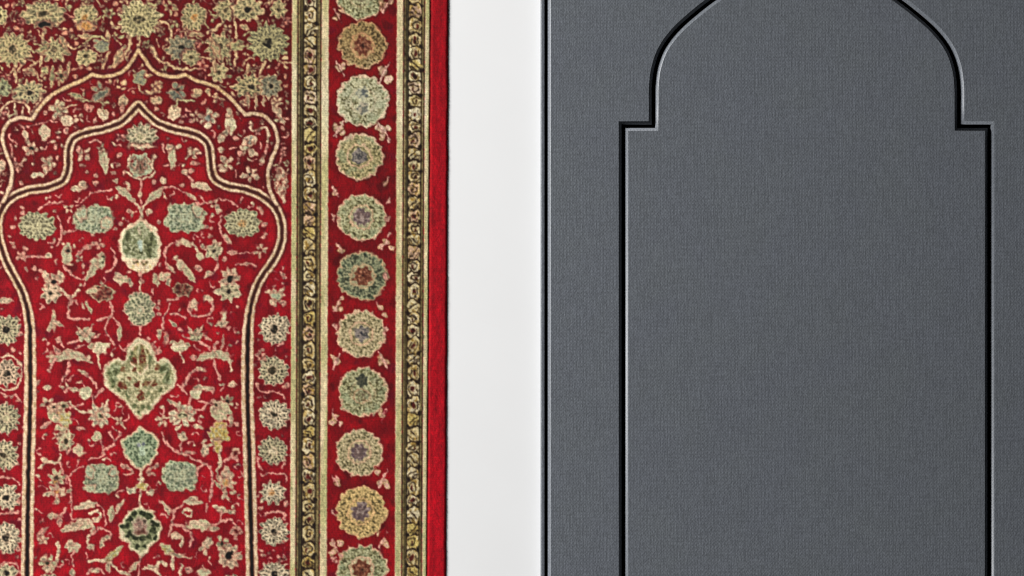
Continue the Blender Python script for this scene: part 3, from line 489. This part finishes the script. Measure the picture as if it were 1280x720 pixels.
for (a, b, c0, c1, sd) in ((371.8,401.6,380,395.2,61),(504.5,532,511.5,527.5,67)):
    bandc(a, b, gmix(rgb(56,42,24), rgb(36,26,16), sd), 0)
    for s in ((a+1.4, a+2.9), (b-2.9, b-1.5)): bandc(s[0], s[1], gmix(rgb(140,118,72), rgb(176,152,98), sd+1), .5)
    bandc((a+c0)/2+.6, (a+c0)/2+2.0, gmix(rgb(112,98,52), rgb(84,76,44), sd+2), .5)
    bandc((b+c1)/2-1.6, (b+c1)/2-.4, gmix(rgb(130,108,60), rgb(150,134,88), sd+3), .6)
    mxa = np.clip(.5+.45*gn(2.2, 5, seed=sd+4), 0, 1)[..., None]
    bandc(c0-.9, c1+.9, gmix(rgb(44,30,16), rgb(30,24,14), sd+4), 0); bandc(c0+.4, c1-.4, rgb(190,160,98)*(1-mxa)+rgb(218,200,154)*mxa, .8)
    r = np.random.default_rng(sd); cm = (c0+c1)/2; v = -64.0; i = 0; amp = (c1-c0)/2-1.2
    pts = []
    while v < 795:
        per = r.uniform(14, 21); s = 1 if i % 2 else -1; xo = cm-2.6*(v/720.0)
        tone = r.choice(len('ccgntg')); col = PAL['ccgntc'[tone]]; c2 = PAL['gngcdn'[tone]]
        # s-scroll with a leaf, a curled tendril and a dark bud
        light = [rgb(212,194,148), rgb(204,182,132), rgb(200,176,104), rgb(218,200,160), rgb(204,166,132)][r.integers(5)]; l2 = rgb(150,118,58)
        dk = rgb(40,24,12); H_ = per*1.0
        blob(xo, v+H_*.5, amp*1.08, H_*.52, light, l2, rough=.07, halo=0, bias=.8)                       # broad silk leaf
        stroke([(xo-s*amp*1.2, v+H_*.04), (xo-s*amp*.2, v-H_*.06), (xo+s*amp*1.2, v+H_*.16)], 2.2, dk, halo=0, broken=.2)
        k_ = r.random()
        if k_ < .45:                                                                                        # curled tendril with an eye
            stroke([(xo+s*amp*.9, v+H_*.32), (xo+s*amp*.1, v+H_*.22), (xo-s*amp*.55, v+H_*.42), (xo-s*amp*.3, v+H_*.68), (xo+s*amp*.35, v+H_*.66), (xo+s*amp*.3, v+H_*.48)], 1.6, dk, halo=0, broken=.2)
            blob(xo+s*amp*.25, v+H_*.5, 1.5, 2.0, rgb(92,34,20), dk, halo=0)
        elif k_ < .75:                                                                                      # bud
            blob(xo-s*amp*.05, v+H_*.5, 2.7, 3.4, rgb(88,30,18), dk, halo=0, bias=.2); stroke([(xo-s*amp*.7, v+H_*.25), (xo-s*amp*.8, v+H_*.6), (xo-s*amp*.2, v+H_*.85)], 1.3, dk, halo=0, broken=.3)
            stroke([(xo+s*amp*.6, v+H_*.35), (xo+s*amp*.8, v+H_*.7)], 1.2, dk, halo=0, broken=.3)
        else:                                                                                               # split leaf
            stroke([(xo-s*amp*.8, v+H_*.75), (xo-s*amp*.1, v+H_*.5), (xo+s*amp*.7, v+H_*.25)], 1.5, dk, halo=0, broken=.3)
            stroke([(xo-s*amp*.1, v+H_*.85), (xo+s*amp*.4, v+H_*.65), (xo+s*amp*.9, v+H_*.55)], 1.4, dk, halo=0, broken=.3)
        blob(xo-s*amp*1.1, v+H_*.96, 2.3, 2.6, dk, halo=0); stroke([(xo+s*amp*1.15, v+H_*.55), (xo+s*amp*.7, v+H_*.85), (xo+s*amp*1.1, v+H_*1.1)], 1.3, dk, halo=0, broken=.3)
        v += per*.98; i += 1

# --------------------------------------------------- main border rosettes
RB = [(450,-62,30,'n','b'),(450,-6,30,'s','d'),(453,56,30.5,'o','w'),(453,126,33,'s','2'),(449,195,30,'n','b'),(451.5,272,30.5,'s','u'),(453,345,31.5,'x','w'),
      (451,417,30.5,'c','b'),(453,490,31.5,'s','2e'),(448.5,566,30,'c','u'),(451,640,32.5,'o2','u'),(452,712,32,'s','w'),(451,783,31,'n','b')]
def brosette(cx, cy, R, kind, core, seed):
    r = np.random.default_rng(seed); sl = box(cx-R*1.3, cx+R*1.3, cy-R*1.3, cy+R*1.3, 4); X, Y = WX[sl]-cx, WY[sl]-cy
    rr = np.hypot(X, Y*1.02); th = np.arctan2(Y, X); ph = r.uniform(0, 6.28)
    e = R*(1+0.014*np.cos(8*th+ph)+0.022*np.cos(15*th-ph)+0.012*np.cos(5*th)+0.016*M2[sl]+0.012*M1[sl])
    D = rr-e; rim = {'o': rgb(205,150,104), 'o2': rgb(222,176,122), 'x': rgb(190,158,118)}.get(kind, rgb(222,178,142))
    body = {'s': rgb(186,180,138), 'n': rgb(186,168,120), 'c': rgb(202,182,140), 'o': rgb(170,142,92), 'o2': rgb(218,184,122), 'x': rgb(156,152,114)}[kind]
    drk = {'s': rgb(118,112,72), 'n': rgb(120,112,70), 'c': rgb(136,124,84), 'o': rgb(104,80,46), 'o2': rgb(138,116,70), 'x': rgb(66,74,56)}[kind]
    put(sl, ss(D-1.5, 1.3)*.5, HALO, occ=False); put(sl, ss(D), mott(sl, rim, rim*.78, .8), h=1.2)
    stip = gn_stip[sl]
    t = np.clip(0.5+0.75*(stip-0.55), 0, 1)[..., None]
    put(sl, ss(rr-e+2.6), body*(1-t)+drk*t, h=1.4)
    for q in (0.80, 0.60):                      # woven rings of petal tips
        w = np.abs(rr/e-q-0.03*np.cos(10*th+ph)); put(sl, np.clip(1-w*R/1.1, 0, 1)*(np.cos(22*th*q+ph) > -.2)*.5, drk*.9, h=.8)
    w = np.abs(rr/e-0.70); put(sl, np.clip(1-w*R/1.2, 0, 1)*.35, body*1.12, h=1.5)
    sp = (stip > 1.5)*ss(rr-e+3)*.7; put(sl, sp, DK, h=.7); put(sl, petals(rr/e, th, ph, R, 16, 4.2)*ss(rr-e+2.2)*(.45+.35*(M2[sl] > 0)), drk*.72, h=.6)
    if kind in ('s', 'x', 'n'):
        gg = np.clip(gn_g[sl]-.4, 0, 1)*ss(rr-e+3)*.55; put(sl, gg*.8, rgb(132,142,108))
    wr = np.abs(rr/e-.47-.015*np.cos(9*th+ph)); put(sl, np.clip(1.25-wr*R/1.5, 0, 1)*(.8 if core in 'wub' else .3), rim*.98, h=1.5)
    wr = np.abs(rr/e-.37); put(sl, np.clip(1-wr*R/1.0, 0, 1)*(.7 if core in 'wub' else 0), drk*.7, h=.6)
    def knot(x, y, q, c, c2, n=6):
        c2 = c2*.6+c*.4
        put(sl, ss(np.hypot(WX[sl]-x, WY[sl]-y)-q-1.6, 1)*.6, body*1.1)
        put(sl, ss(np.hypot(WX[sl]-x, WY[sl]-y)-q+1.3*np.cos(n*np.arctan2(WY[sl]-y, WX[sl]-x))), mott(sl, c, c2, 0.2, 1.8), h=.8)
    cb, cu, cw_ = rgb(74,70,68), rgb(108,86,80), rgb(112,58,38)
    if core == 'w': put(sl, ss(rr-R*.5)*.5, rim); knot(cx, cy, R*.36, cw_, rgb(160,112,82), 8); dots(cx, cy, R*.2, R*.2, 6, 1.3, rgb(188,128,96)); blob(cx, cy, 1.8, 1.8, cw_*.6, halo=0); put(sl, FINE[sl]*ss(rr-R*.34)*.6, rgb(70,26,18), h=.5)
    elif core == 'b': knot(cx, cy, R*.30, cb, rgb(164,146,134)); blob(cx, cy, 2, 2, rgb(54,54,60), halo=0); put(sl, FINE[sl]*ss(rr-R*.3)*.6, rgb(160,146,128), h=.5)
    elif core == 'u': knot(cx, cy, R*.34, cu, rgb(180,160,146), 8); dots(cx, cy, R*.24, R*.24, 7, 1.5, rgb(84,66,70), a=.8)
    elif core == 'd': knot(cx, cy, R*.3, rgb(110,100,74), body)
    elif core == '2': knot(cx-1, cy-9, R*.24, rgb(84,88,84), body, 7); knot(cx+0, cy+9, R*.22, rgb(96,96,84), rgb(196,170,134), 5); dots(cx+1, cy+9, 9.5, 7, 9, .9, rgb(206,196,158))
    elif core == '2e':
        knot(cx-1, cy-13.5, R*.24, rgb(58,60,48), rgb(96,92,70), 6); put(sl, ss(np.abs(np.hypot(X+1, (Y-5)*1.2)-10.5)-.8)*.75, rgb(198,150,116))
        dots(cx-4, cy+3, 3, 3, 4, 1.6, rgb(110,96,72)); dots(cx+5, cy+3, 3, 3, 4, 1.5, rgb(110,96,72)); dots(cx, cy+8.5, 5, 1.5, 5, .9, rgb(150,120,90))
gn_stip = gn(0.85, seed=71); gn_g = gn(3.0, seed=72)
for i, (x, y, R, k, c) in enumerate(RB): brosette(x, y, R, k, c, 100+i)
# pink sprigs between the rosettes
def sprig(x, y, s, flip, seed, big=1.0):
    r = np.random.default_rng(seed); f = -1 if flip else 1; c = rgb(236,176,154)
    for k in range(r.integers(4, 7)):
        a = r.uniform(-1, 1); blob(x+f*a*4.5*s, y+a*7*s*r.choice((-1, 1))*.8+r.normal(0, 1.2), r.uniform(2.0, 3.4)*s, r.uniform(1.8, 3.0)*s, c, rgb(206,156,130), rot=r.uniform(0, 3))
    stroke([(x-3*f*s, y+7*s), (x, y), (x+4*f*s, y-7*s)], 1.7*s, c, broken=.5)
for i, (x, y, s, f) in enumerate([(422,18,1.0,1),(482,8,1.1,0),(425,86,1.25,1),(480,90,1.7,0),(424,160,1.2,0),(480,165,1.5,1),(482,226,.7,0),(419,240,1.0,1),(484,252,.5,0),(424,310,1.0,1),(482,302,1.4,0),
      (421,381,1.3,0),(475,385,1.1,1),(420,452,1.2,0),(479,450,1.25,1),(420,522,1.4,1),(480,519,.9,0),(419,600,1.0,1),(478,599,1.4,0),(421,686,1.3,1),(478,676,1.2,0),(483,345,.5,1),(416,272,.6,1),(484,272,.5,1),(482,410,.6,0),(418,408,.5,1),(415,640,.5,1),(417,700,.5,0),(420,-30,1.2,1),(480,-30,1.2,0),(420,748,1.2,0),(480,748,1.2,1)]):
    sprig(x, y, s*1.08, f, 300+i)
# outer red selvedge
e = np.clip(GY/720, 0, 1)[..., None]
ed = rgb(150,2,20)*(1-e)+rgb(176,3,26)*e
put(full, ss(538.8-U, .8), ed*(1.1+0.04*gn(1.2, 9, seed=81)+0.03*M1)[..., None], h=0.2)

# --------------------------------------------------- knots, row ribs, painted silk sheen
sheen = np.exp(-((GY-128-8*M3)/48)**2)*np.clip((U-364)/2, 0, 1)*np.clip((536-U)/2, 0, 1)*np.clip((C.mean(-1)-.28)*4, 0, 1)*.38  # pale reflective sheen painted into the light yarns near the top of the bands
C = C*(1-sheen[..., None])+rgb(224,216,190)*sheen[..., None]
def blur(A, s_):
    fy = np.fft.fftfreq(ny)[:, None]; fx = np.fft.fftfreq(nx)[None, :]; G_ = np.exp(-2*np.pi**2*((fx*s_)**2+(fy*s_)**2))
    return np.stack([np.fft.ifft2(np.fft.fft2(A[..., i])*G_).real for i in range(3)], -1)
C += 0.45*(C-blur(C, 2.0)); C = blur(C, 0.62); C = np.clip(C, 0.02, 0.93)
lum = 1 + 0.04*M0 + 0.035*gn(0.6, 1.6, seed=91) + 0.035*np.sin(GY*2*np.pi/2.9+0.6*M3)
C *= lum[..., None]; br = np.clip((C[..., 1:2]-.30)*5, 0, 1); up = np.clip((150-GY)/40, 0, 1)[..., None]*(U < 364)[..., None]
C *= 0.90+0.055*br; C = C*(1-br*up*np.array([.05, .07, .16]))
redness = np.clip((C[..., 0]-2.2*C[..., 1])*3, 0, 1)[..., None]; C = C*(1-redness*np.array([.05, .35, .12]))
C = np.clip(C, 0.012, 0.93)
print('pattern drawn')

# --------------------------------------------------- rug geometry
RC, RL, RT, RBm = 173.5, -214.0, -60.0, 790.0         # mirror axis, left edge, top and bottom edges
j = np.arange(X0, X1+1)
keep = j >= -8
rc_cols = np.nonzero(keep)[0]
mir = [k for k in range(X1, 347+8, -1)]               # u -> 347-u
mir_cols = [k-X0 for k in mir]
us = np.concatenate([[347-k for k in mir], j[keep]]).astype(float)
cols = np.concatenate([mir_cols, rc_cols]).astype(int)
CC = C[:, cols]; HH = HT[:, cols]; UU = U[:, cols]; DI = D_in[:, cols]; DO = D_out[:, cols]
IN = in_niche[:, cols]; IO = in_outer[:, cols]
nn0, nn1 = M0[:, cols], M3[:, cols]
VV = GY[:, cols]; XX = np.broadcast_to(us, VV.shape).copy()
left = np.broadcast_to(us < -8, VV.shape)
THK = 2.1
EC = 560.3-2.9*np.clip(VV, -60, 790)/720         # cut edge drifts with the bands
XR = 562.0; shrink = (EC-XR)                           # shift of the right-hand edge
dR = np.where(XX > 170, XR-XX, XX-RL+(-1)); dR = np.clip(dR, 0, 99)
dE = np.minimum(dR, np.minimum(VV-RT, RBm-VV))
rd = 3.6; q = np.clip(1-dE/rd, 0, 1)
Z = THK*np.sqrt(np.clip(1-q**2.0, 0, 1))
Z += np.where(dE > 2, 0.13*HH + 0.045*nn0 + 0.10*nn1, 0.05*nn0*(dE > 0.5))
Z = np.maximum(Z, 0.15)
w = np.clip((UU-500)/62, 0, 1); XX = np.where(XX > 170, XX + shrink*w, XX)
# selvedge: a soft rounded roll between the last stripe and the cut edge
roll = np.clip((UU-538.8)/3.0, 0, 1)*np.clip(dE/3, 0, 1)
Z -= 0.9*np.exp(-((UU-539.6)/1.5)**2)
ri, rj = VV.shape
wob = np.interp(VV[:, -1], np.arange(-60, 800, 20), np.random.default_rng(5).normal(0, .22, 43))[:, None]
XX += wob*np.clip((np.abs(XX-174)-340)/40, 0, 1)
verts = np.stack([XX*MM, -VV*MM, Z*MM], -1).reshape(-1, 3)
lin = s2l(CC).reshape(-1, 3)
ida = np.arange(ri*rj).reshape(ri, rj)
a, b, c_, d_ = ida[:-1, :-1], ida[:-1, 1:], ida[1:, 1:], ida[1:, :-1]
quads = np.stack([a, d_, c_, b], -1).reshape(-1, 4)
def f(A): return A[:-1, :-1]
name = np.full(f(VV).shape, 0)
m_in = f(IN); m_io = f(IO); u = f(UU)
lowside = (~m_in) & (f(VV) > 236) & ~m_io
name[:] = 1                                            # corner field
name[(m_io) & ~m_in] = 2                               # spandrel
name[lowside] = 3                                      # side panel
name[m_in] = 4
name[(f(DO) < 2.8) & ~m_in] = 5
name[f(DI) < 6.8] = 6
for k, (p, q_) in enumerate(((364.2, 411.2), (411.2, 495.4), (495.4, 538.8), (538.8, 700))):
    name[(u >= p) & (u < q_)] = 7+k
name = name + 100*(f(left) & (name != 1) & (name != 2))
midleft = f(VV*0+us[None, :]) < 174
name[(name % 100 == 3) & midleft] = 103
NM = {1:'corner_field', 2:'spandrel', 3:'side_panel', 4:'niche_field', 5:'arch_outline', 6:'niche_outline', 7:'guard_band', 8:'main_border', 9:'guard_band', 10:'selvedge'}
rm, nt, bs = new_mat('rug_pile')
att = N(nt, 'ShaderNodeAttribute', attribute_name='yarn')
tc = N(nt, 'ShaderNodeTexCoord')
nz = N(nt, 'ShaderNodeTexNoise', Scale=900.0, Detail=2.0, Roughness=0.6); nt.links.new(tc.outputs['Object'], nz.inputs['Vector'])
mr = N(nt, 'ShaderNodeMapRange'); mr.inputs[1].default_value = .25; mr.inputs[2].default_value = .75; mr.inputs[3].default_value = 0.86; mr.inputs[4].default_value = 1.14
nt.links.new(nz.outputs['Fac'], mr.inputs[0])
mul = N(nt, 'ShaderNodeVectorMath', operation='MULTIPLY'); nt.links.new(att.outputs['Color'], mul.inputs[0]); nt.links.new(mr.outputs[0], mul.inputs[1])
nt.links.new(mul.outputs[0], bs.inputs['Base Color'])
bs.inputs['Roughness'].default_value = 0.85; bs.inputs['Specular IOR Level'].default_value = 0.2
bp = N(nt, 'ShaderNodeBump', Strength=0.5, Distance=0.0006); nt.links.new(nz.outputs['Fac'], bp.inputs['Height']); nt.links.new(bp.outputs[0], bs.inputs['Normal'])

rug = bpy.data.objects.new('prayer_rug', None); COL.objects.link(rug); rug.location = W(174, 365, 0)
rug.empty_display_size = .1
tag(rug, 'red prayer rug with arched niche, flowers and gold bands, lying left of the grey mat', 'rug')
flatn = name.reshape(-1); base = np.array(W(174, 365, 0))
for pid in sorted(np.unique(flatn)):
    qs = quads[flatn == pid]
    uq, inv = np.unique(qs, return_inverse=True); inv = inv.reshape(-1)
    me = bpy.data.meshes.new(NM[pid % 100])
    me.vertices.add(len(uq)); me.vertices.foreach_set('co', (verts[uq]-base).astype(np.float32).ravel())
    nf = len(qs); me.loops.add(nf*4); me.polygons.add(nf)
    me.loops.foreach_set('vertex_index', inv.astype(np.int32))
    me.polygons.foreach_set('loop_start', np.arange(0, nf*4, 4, dtype=np.int32))
    me.polygons.foreach_set('loop_total', np.full(nf, 4, np.int32))
    me.polygons.foreach_set('use_smooth', np.ones(nf, bool))
    me.update(calc_edges=True)
    ca = me.color_attributes.new('yarn', 'FLOAT_COLOR', 'POINT')
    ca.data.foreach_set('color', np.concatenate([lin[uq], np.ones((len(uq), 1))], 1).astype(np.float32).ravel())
    link(NM[pid % 100], me, rm, rug)
# woven backing under the pile
me = bpy.data.meshes.new('backing'); bm = bmesh.new()
pl = [(RL+2, RT+2), (XR-5.5, RT+2), (XR-8, RBm-2), (RL+2, RBm-2)]
lo = [bm.verts.new(Vector(W(x, y, 0.05))-rug.location) for x, y in pl]; hi = [bm.verts.new(Vector(W(x, y, 0.9))-rug.location) for x, y in pl]
bm.faces.new(lo); bm.faces.new(hi[::-1])
for i in range(4): bm.faces.new((lo[i], hi[i], hi[(i+1) % 4], lo[(i+1) % 4]))
bmesh.ops.recalc_face_normals(bm, faces=bm.faces); bm.to_mesh(me)
bk, nt2, b2 = new_mat('rug_backing'); b2.inputs['Base Color'].default_value = (.12, .02, .02, 1); b2.inputs['Roughness'].default_value = .95
link('backing', me, bk, rug)

# ------------------------------------------------------------------ grey mat
def fabric(name, col, col2, seed=0.0):
    m, nt, bs = new_mat(name)
    tc = N(nt, 'ShaderNodeTexCoord'); mp = N(nt, 'ShaderNodeMapping'); mp.inputs['Location'].default_value = (seed, seed, 0)
    nt.links.new(tc.outputs['Object'], mp.inputs['Vector']); V = mp.outputs[0]
    def noise(s, sc, det=2.0, rough=.5):
        k = N(nt, 'ShaderNodeMapping'); k.inputs['Scale'].default_value = s; nt.links.new(V, k.inputs['Vector'])
        n = N(nt, 'ShaderNodeTexNoise', Scale=sc, Detail=det, Roughness=rough); nt.links.new(k.outputs[0], n.inputs['Vector']); return n.outputs['Fac']
    warp_n = N(nt, 'ShaderNodeTexNoise', Scale=160.0, Detail=3.0); nt.links.new(V, warp_n.inputs['Vector'])
    sub = N(nt, 'ShaderNodeVectorMath', operation='SUBTRACT'); sub.inputs[1].default_value = (.5, .5, .5); nt.links.new(warp_n.outputs['Color'], sub.inputs[0])
    scl = N(nt, 'ShaderNodeVectorMath', operation='SCALE'); scl.inputs['Scale'].default_value = 0.0022; nt.links.new(sub.outputs[0], scl.inputs[0])
    add = N(nt, 'ShaderNodeVectorMath', operation='ADD'); nt.links.new(V, add.inputs[0]); nt.links.new(scl.outputs[0], add.inputs[1])
    sx = N(nt, 'ShaderNodeSeparateXYZ'); nt.links.new(add.outputs[0], sx.inputs[0])
    k = 2*math.pi/0.0042
    wx = math_node(nt, 'SINE', math_node(nt, 'MULTIPLY', sx.outputs[0], k)); wy = math_node(nt, 'SINE', math_node(nt, 'MULTIPLY', sx.outputs[1], k))
    wv = math_node(nt, 'MULTIPLY', wx, wy)                      # plain weave: over and under
    th = noise((1, .10, 1), 620.0, 2.0, .6); tw = noise((.12, 1, 1), 560.0); sp = noise((1, .6, 1), 480.0, 3.0, .75)
    fib = math_node(nt, 'ADD', math_node(nt, 'MULTIPLY', th, .85), math_node(nt, 'ADD', math_node(nt, 'MULTIPLY', sp, 1.8), math_node(nt, 'MULTIPLY', tw, .5)))
    h = math_node(nt, 'ADD', fib, math_node(nt, 'ADD', math_node(nt, 'MULTIPLY', wv, 0.17), math_node(nt, 'ADD', math_node(nt, 'MULTIPLY', wx, 0.07), math_node(nt, 'MULTIPLY', wy, 0.05))))
    val = N(nt, 'ShaderNodeMapRange'); val.inputs[1].default_value = 1.25; val.inputs[2].default_value = 2.1; val.inputs[3].default_value = .72; val.inputs[4].default_value = 1.30
    nt.links.new(h, val.inputs[0])
    big = N(nt, 'ShaderNodeTexNoise', Scale=14.0, Detail=4.0, Roughness=.6); nt.links.new(V, big.inputs['Vector'])
    br = N(nt, 'ShaderNodeMapRange'); br.inputs[1].default_value = .38; br.inputs[2].default_value = .68; nt.links.new(big.outputs['Fac'], br.inputs[0])
    mx = N(nt, 'ShaderNodeMix', data_type='RGBA'); mx.inputs[6].default_value = (*col, 1); mx.inputs[7].default_value = (*col2, 1); nt.links.new(br.outputs[0], mx.inputs[0])
    mu = N(nt, 'ShaderNodeVectorMath', operation='MULTIPLY'); nt.links.new(mx.outputs[2], mu.inputs[0]); nt.links.new(val.outputs[0], mu.inputs[1])
    nt.links.new(mu.outputs[0], bs.inputs['Base Color'])
    bs.inputs['Roughness'].default_value = .5; bs.inputs['Specular IOR Level'].default_value = .6
    bs.inputs['Sheen Weight'].default_value = 0.12; bs.inputs['Sheen Roughness'].default_value = .5
    bp = N(nt, 'ShaderNodeBump', Strength=0.35, Distance=0.0005); nt.links.new(h, bp.inputs['Height']); nt.links.new(bp.outputs[0], bs.inputs['Normal'])
    return m
GC, GC2 = (0.110, 0.121, 0.141), (0.112, 0.124, 0.139)
cover = fabric('grey_cover_fabric', GC, GC2)
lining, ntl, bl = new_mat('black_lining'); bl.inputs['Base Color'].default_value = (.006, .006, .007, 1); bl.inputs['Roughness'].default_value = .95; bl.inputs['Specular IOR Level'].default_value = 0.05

ML, MR, MT, MBt = 684.6, 1326.0, -150.0, 1090.0
CX = 1007.7
mat_root = bpy.data.objects.new('padded_mat', None); COL.objects.link(mat_root); mat_root.location = W(CX, 470, 0); mat_root.empty_display_size = .1
tag(mat_root, 'charcoal grey fabric covered padded mat with an arched groove, lying right of the red rug', 'mat')
OFF = Vector(mat_root.location)

def area(P): return sum(p[0]*q[1]-q[0]*p[1] for p, q in zip(P, P[1:]+P[:1]))/2
def offset(P, d):
    # d > 0 moves every side inwards (polygon given with positive area)
    n = len(P); out = []
    for i in range(n):
        p0, p1, p2 = [np.array(P[k % n], float) for k in (i-1, i, i+1)]
        e1 = (p1-p0)/np.linalg.norm(p1-p0); e2 = (p2-p1)/np.linalg.norm(p2-p1)
        n1 = np.array((-e1[1], e1[0])); n2 = np.array((-e2[1], e2[0])); b = n1+n2
        b = b/max((b@b)/2, 0.35)
        out.append(tuple(p1+b*d))
    return out
def dense(P, step=14):
    out = []
    for p, q in zip(P, P[1:]+P[:1]):
        l = math.dist(p, q); k = max(1, int(l/step))
        for i in range(k): out.append((p[0]+(q[0]-p[0])*i/k, p[1]+(q[1]-p[1])*i/k))
    return out
def arch(bot, flat):
    """closed outline of the raised niche panel, flat = distance grown outwards"""
    half_w, half_n = 226.4, 188.7
    L = [(CX-half_w, 160), (CX-half_n, 160)]
    cur = crom([(CX-half_n,132),(CX-half_n+.3,108),(822.4,85),(831,62),(847.5,40),(869.5,20),(894,1),(922,-17),(950,-33),(975,-51),(993,-70),(CX,-92)], 5)
    cur = [(float(a), float(b)) for a, b in cur]
    R_ = [(2*CX-a, b) for a, b in reversed(cur[:-1])]
    P = L+cur+R_+[(CX+half_n, 160), (CX+half_w, 160), (CX+half_w, bot), (CX-half_w, bot)]
    if area(P) < 0: P = P[::-1]
    return P
def mesh_from(name, rings_list, caps, mat, parent, smooth=True):
    """rings_list: list of [ (outline, z) ... ] lofted; caps: list of lists of (outline, z) tessellated with holes"""
    bm = bmesh.new(); vd = {}
    def vert(p, z):
        k = (round(p[0], 4), round(p[1], 4), round(z, 4))
        if k not in vd: vd[k] = bm.verts.new(Vector(W(p[0], p[1], z))-OFF)
        return vd[k]
    for rings in rings_list:
        for (A, za), (B, zb) in zip(rings[:-1], rings[1:]):
            n = len(A)
            for i in range(n):
                q = [vert(A[i], za), vert(A[(i+1) % n], za), vert(B[(i+1) % n], zb), vert(B[i], zb)]
                q = [v for k, v in enumerate(q) if v not in q[:k]]
                if len(q) >= 3:
                    try: fc = bm.faces.new(q); fc.smooth = smooth
                    except ValueError: pass
    for loops in caps:
        pts = [p for lp, z in loops for p in lp]; z = loops[0][1]
        for t in tessellate_polygon([[Vector((p[0], p[1], 0)) for p in lp] for lp, _ in loops]):
            try: fc = bm.faces.new([vert(pts[i], z) for i in t]); fc.smooth = False
            except ValueError: pass
    bmesh.ops.recalc_face_normals(bm, faces=bm.faces)
    me = bpy.data.meshes.new(name); bm.to_mesh(me); bm.free()
    return link(name, me, mat, parent)
TOP, FLR = 17.0, 1.5
# profile: (distance inwards from the foot of the side, height)
def profile(r, top, depth, crown=0.0):
    out = [(0, top-depth)]
    for k in range(13):
        t = k/12; out.append((r*t, top-crown-5.0*(1-t)**1.45))
    return out
prof = profile(4.0, TOP, 15.2)
# raised niche panel (the padded centre), foot outline = arch
PA = arch(1040, 0)
rings = [(offset(PA, d), z) for d, z in prof]
panel = mesh_from('niche_panel', [rings], [[rings[-1]]], cover, mat_root)
# frame around it; hole foot = arch grown by the groove width
GAP = 4.4
rings_h = [(offset(PA, -(GAP+d)), z) for d, z in prof]
def rrect(l, r, t, b, rad, n=6):
    P = []
    for cx, cy, a0 in ((l+rad, t+rad, math.pi), (r-rad, t+rad, 1.5*math.pi), (r-rad, b-rad, 0), (l+rad, b-rad, .5*math.pi)):
        for k in range(n+1):
            a = a0+math.pi/2*k/n; P.append((cx+rad*math.cos(a), cy+rad*math.sin(a)))
    return P if area(P) > 0 else P[::-1]
PO = rrect(ML, MR, MT, MBt, 10)
rings_o = [(offset(PO, d), z) for d, z in prof]
frame = mesh_from('frame_panel', [rings_o, rings_h], [[rings_o[-1], rings_h[-1]]], cover, mat_root)
# thin rim (edge of the base tray) round the outside, a narrow dark seam inside it
ro = rrect(ML-9, MR+9, MT-9, MBt+9, 18)
rp_o = [(0, 0.0), (0, TOP-4.4), (.25, TOP-3.7), (.8, TOP-3.2), (1.6, TOP-3.05)]
rp_i = [(5.3, 1.6), (5.3, TOP-4.0), (5.2, TOP-3.45), (5.0, TOP-3.15), (4.6, TOP-3.05)]
rr_o = [(offset(ro, d), z) for d, z in rp_o]; rr_i = [(offset(ro, d), z) for d, z in rp_i]
mesh_from('rim', [rr_o + rr_i[::-1]], [], cover, mat_root)
# base tray, black lining seen in the groove and the seam
r2 = [(offset(ro, 5.2), FLR), (offset(ro, 5.2), 0.1)]
mesh_from('base_lining', [r2], [[r2[0]], [r2[1]]], lining, mat_root, smooth=False)

# ------------------------------------------------------------------ surface
fm, ntf, bf = new_mat('white_surface')
tcf = N(ntf, 'ShaderNodeTexCoord'); nf_ = N(ntf, 'ShaderNodeTexNoise', Scale=9.0, Detail=5.0); ntf.links.new(tcf.outputs['Object'], nf_.inputs['Vector'])
cr = N(ntf, 'ShaderNodeMapRange'); cr.inputs[3].default_value = .79; cr.inputs[4].default_value = .83; ntf.links.new(nf_.outputs['Fac'], cr.inputs[0])
cmb = N(ntf, 'ShaderNodeCombineColor'); [ntf.links.new(cr.outputs[0], cmb.inputs[i]) for i in range(3)]
ntf.links.new(cmb.outputs[0], bf.inputs['Base Color']); bf.inputs['Roughness'].default_value = .8; bf.inputs['Specular IOR Level'].default_value = .2
bm = bmesh.new(); bmesh.ops.create_grid(bm, x_segments=8, y_segments=8, size=3.0); me = bpy.data.meshes.new('surface'); bm.to_mesh(me)
fl = link('surface', me, fm); fl.location = (0.6, -0.4, 0); tag(fl, 'plain white surface under the rug and the mat', None, 'structure')

# ------------------------------------------------------------------ light
CEN = Vector((0.62, -0.36, 0.0))
def area_lamp(name, az, el, dist, size, power, col):
    ld = bpy.data.lights.new(name, 'AREA'); ld.shape = 'DISK'; ld.size = size; ld.energy = power; ld.color = col
    o = bpy.data.objects.new(name, ld); COL.objects.link(o)
    d = Vector((math.cos(el)*math.cos(az), math.cos(el)*math.sin(az), math.sin(el)))
    o.location = CEN+d*dist; o.rotation_euler = d.to_track_quat('Z', 'Y').to_euler(); return o
R = math.radians
area_lamp('softbox_key', R(163), R(23), 5.0, 1.7, 592, (1, .992, .98))
area_lamp('softbox_fill', R(205), R(42), 3.6, 1.2, 17, (.96, .98, 1))
world = bpy.data.worlds.new('World'); scene.world = world; world.use_nodes = True
world.node_tree.nodes['Background'].inputs[0].default_value = (.95, .97, 1, 1); world.node_tree.nodes['Background'].inputs[1].default_value = 0.008

# ------------------------------------------------------------------ camera
cam = bpy.data.cameras.new('camera'); co = bpy.data.objects.new('camera', cam); COL.objects.link(co)
H = 6.0; co.location = (0.64, -0.36, H); cam.sensor_width = 36; cam.lens = 36*(H-0.010)/1.28; cam.clip_end = 50; cam.clip_start = .1
scene.camera = co
scene.cycles.filter_width = 1.1
scene.view_settings.view_transform = 'Standard'; scene.view_settings.look = 'None'; scene.view_settings.exposure = 0; scene.view_settings.gamma = 1
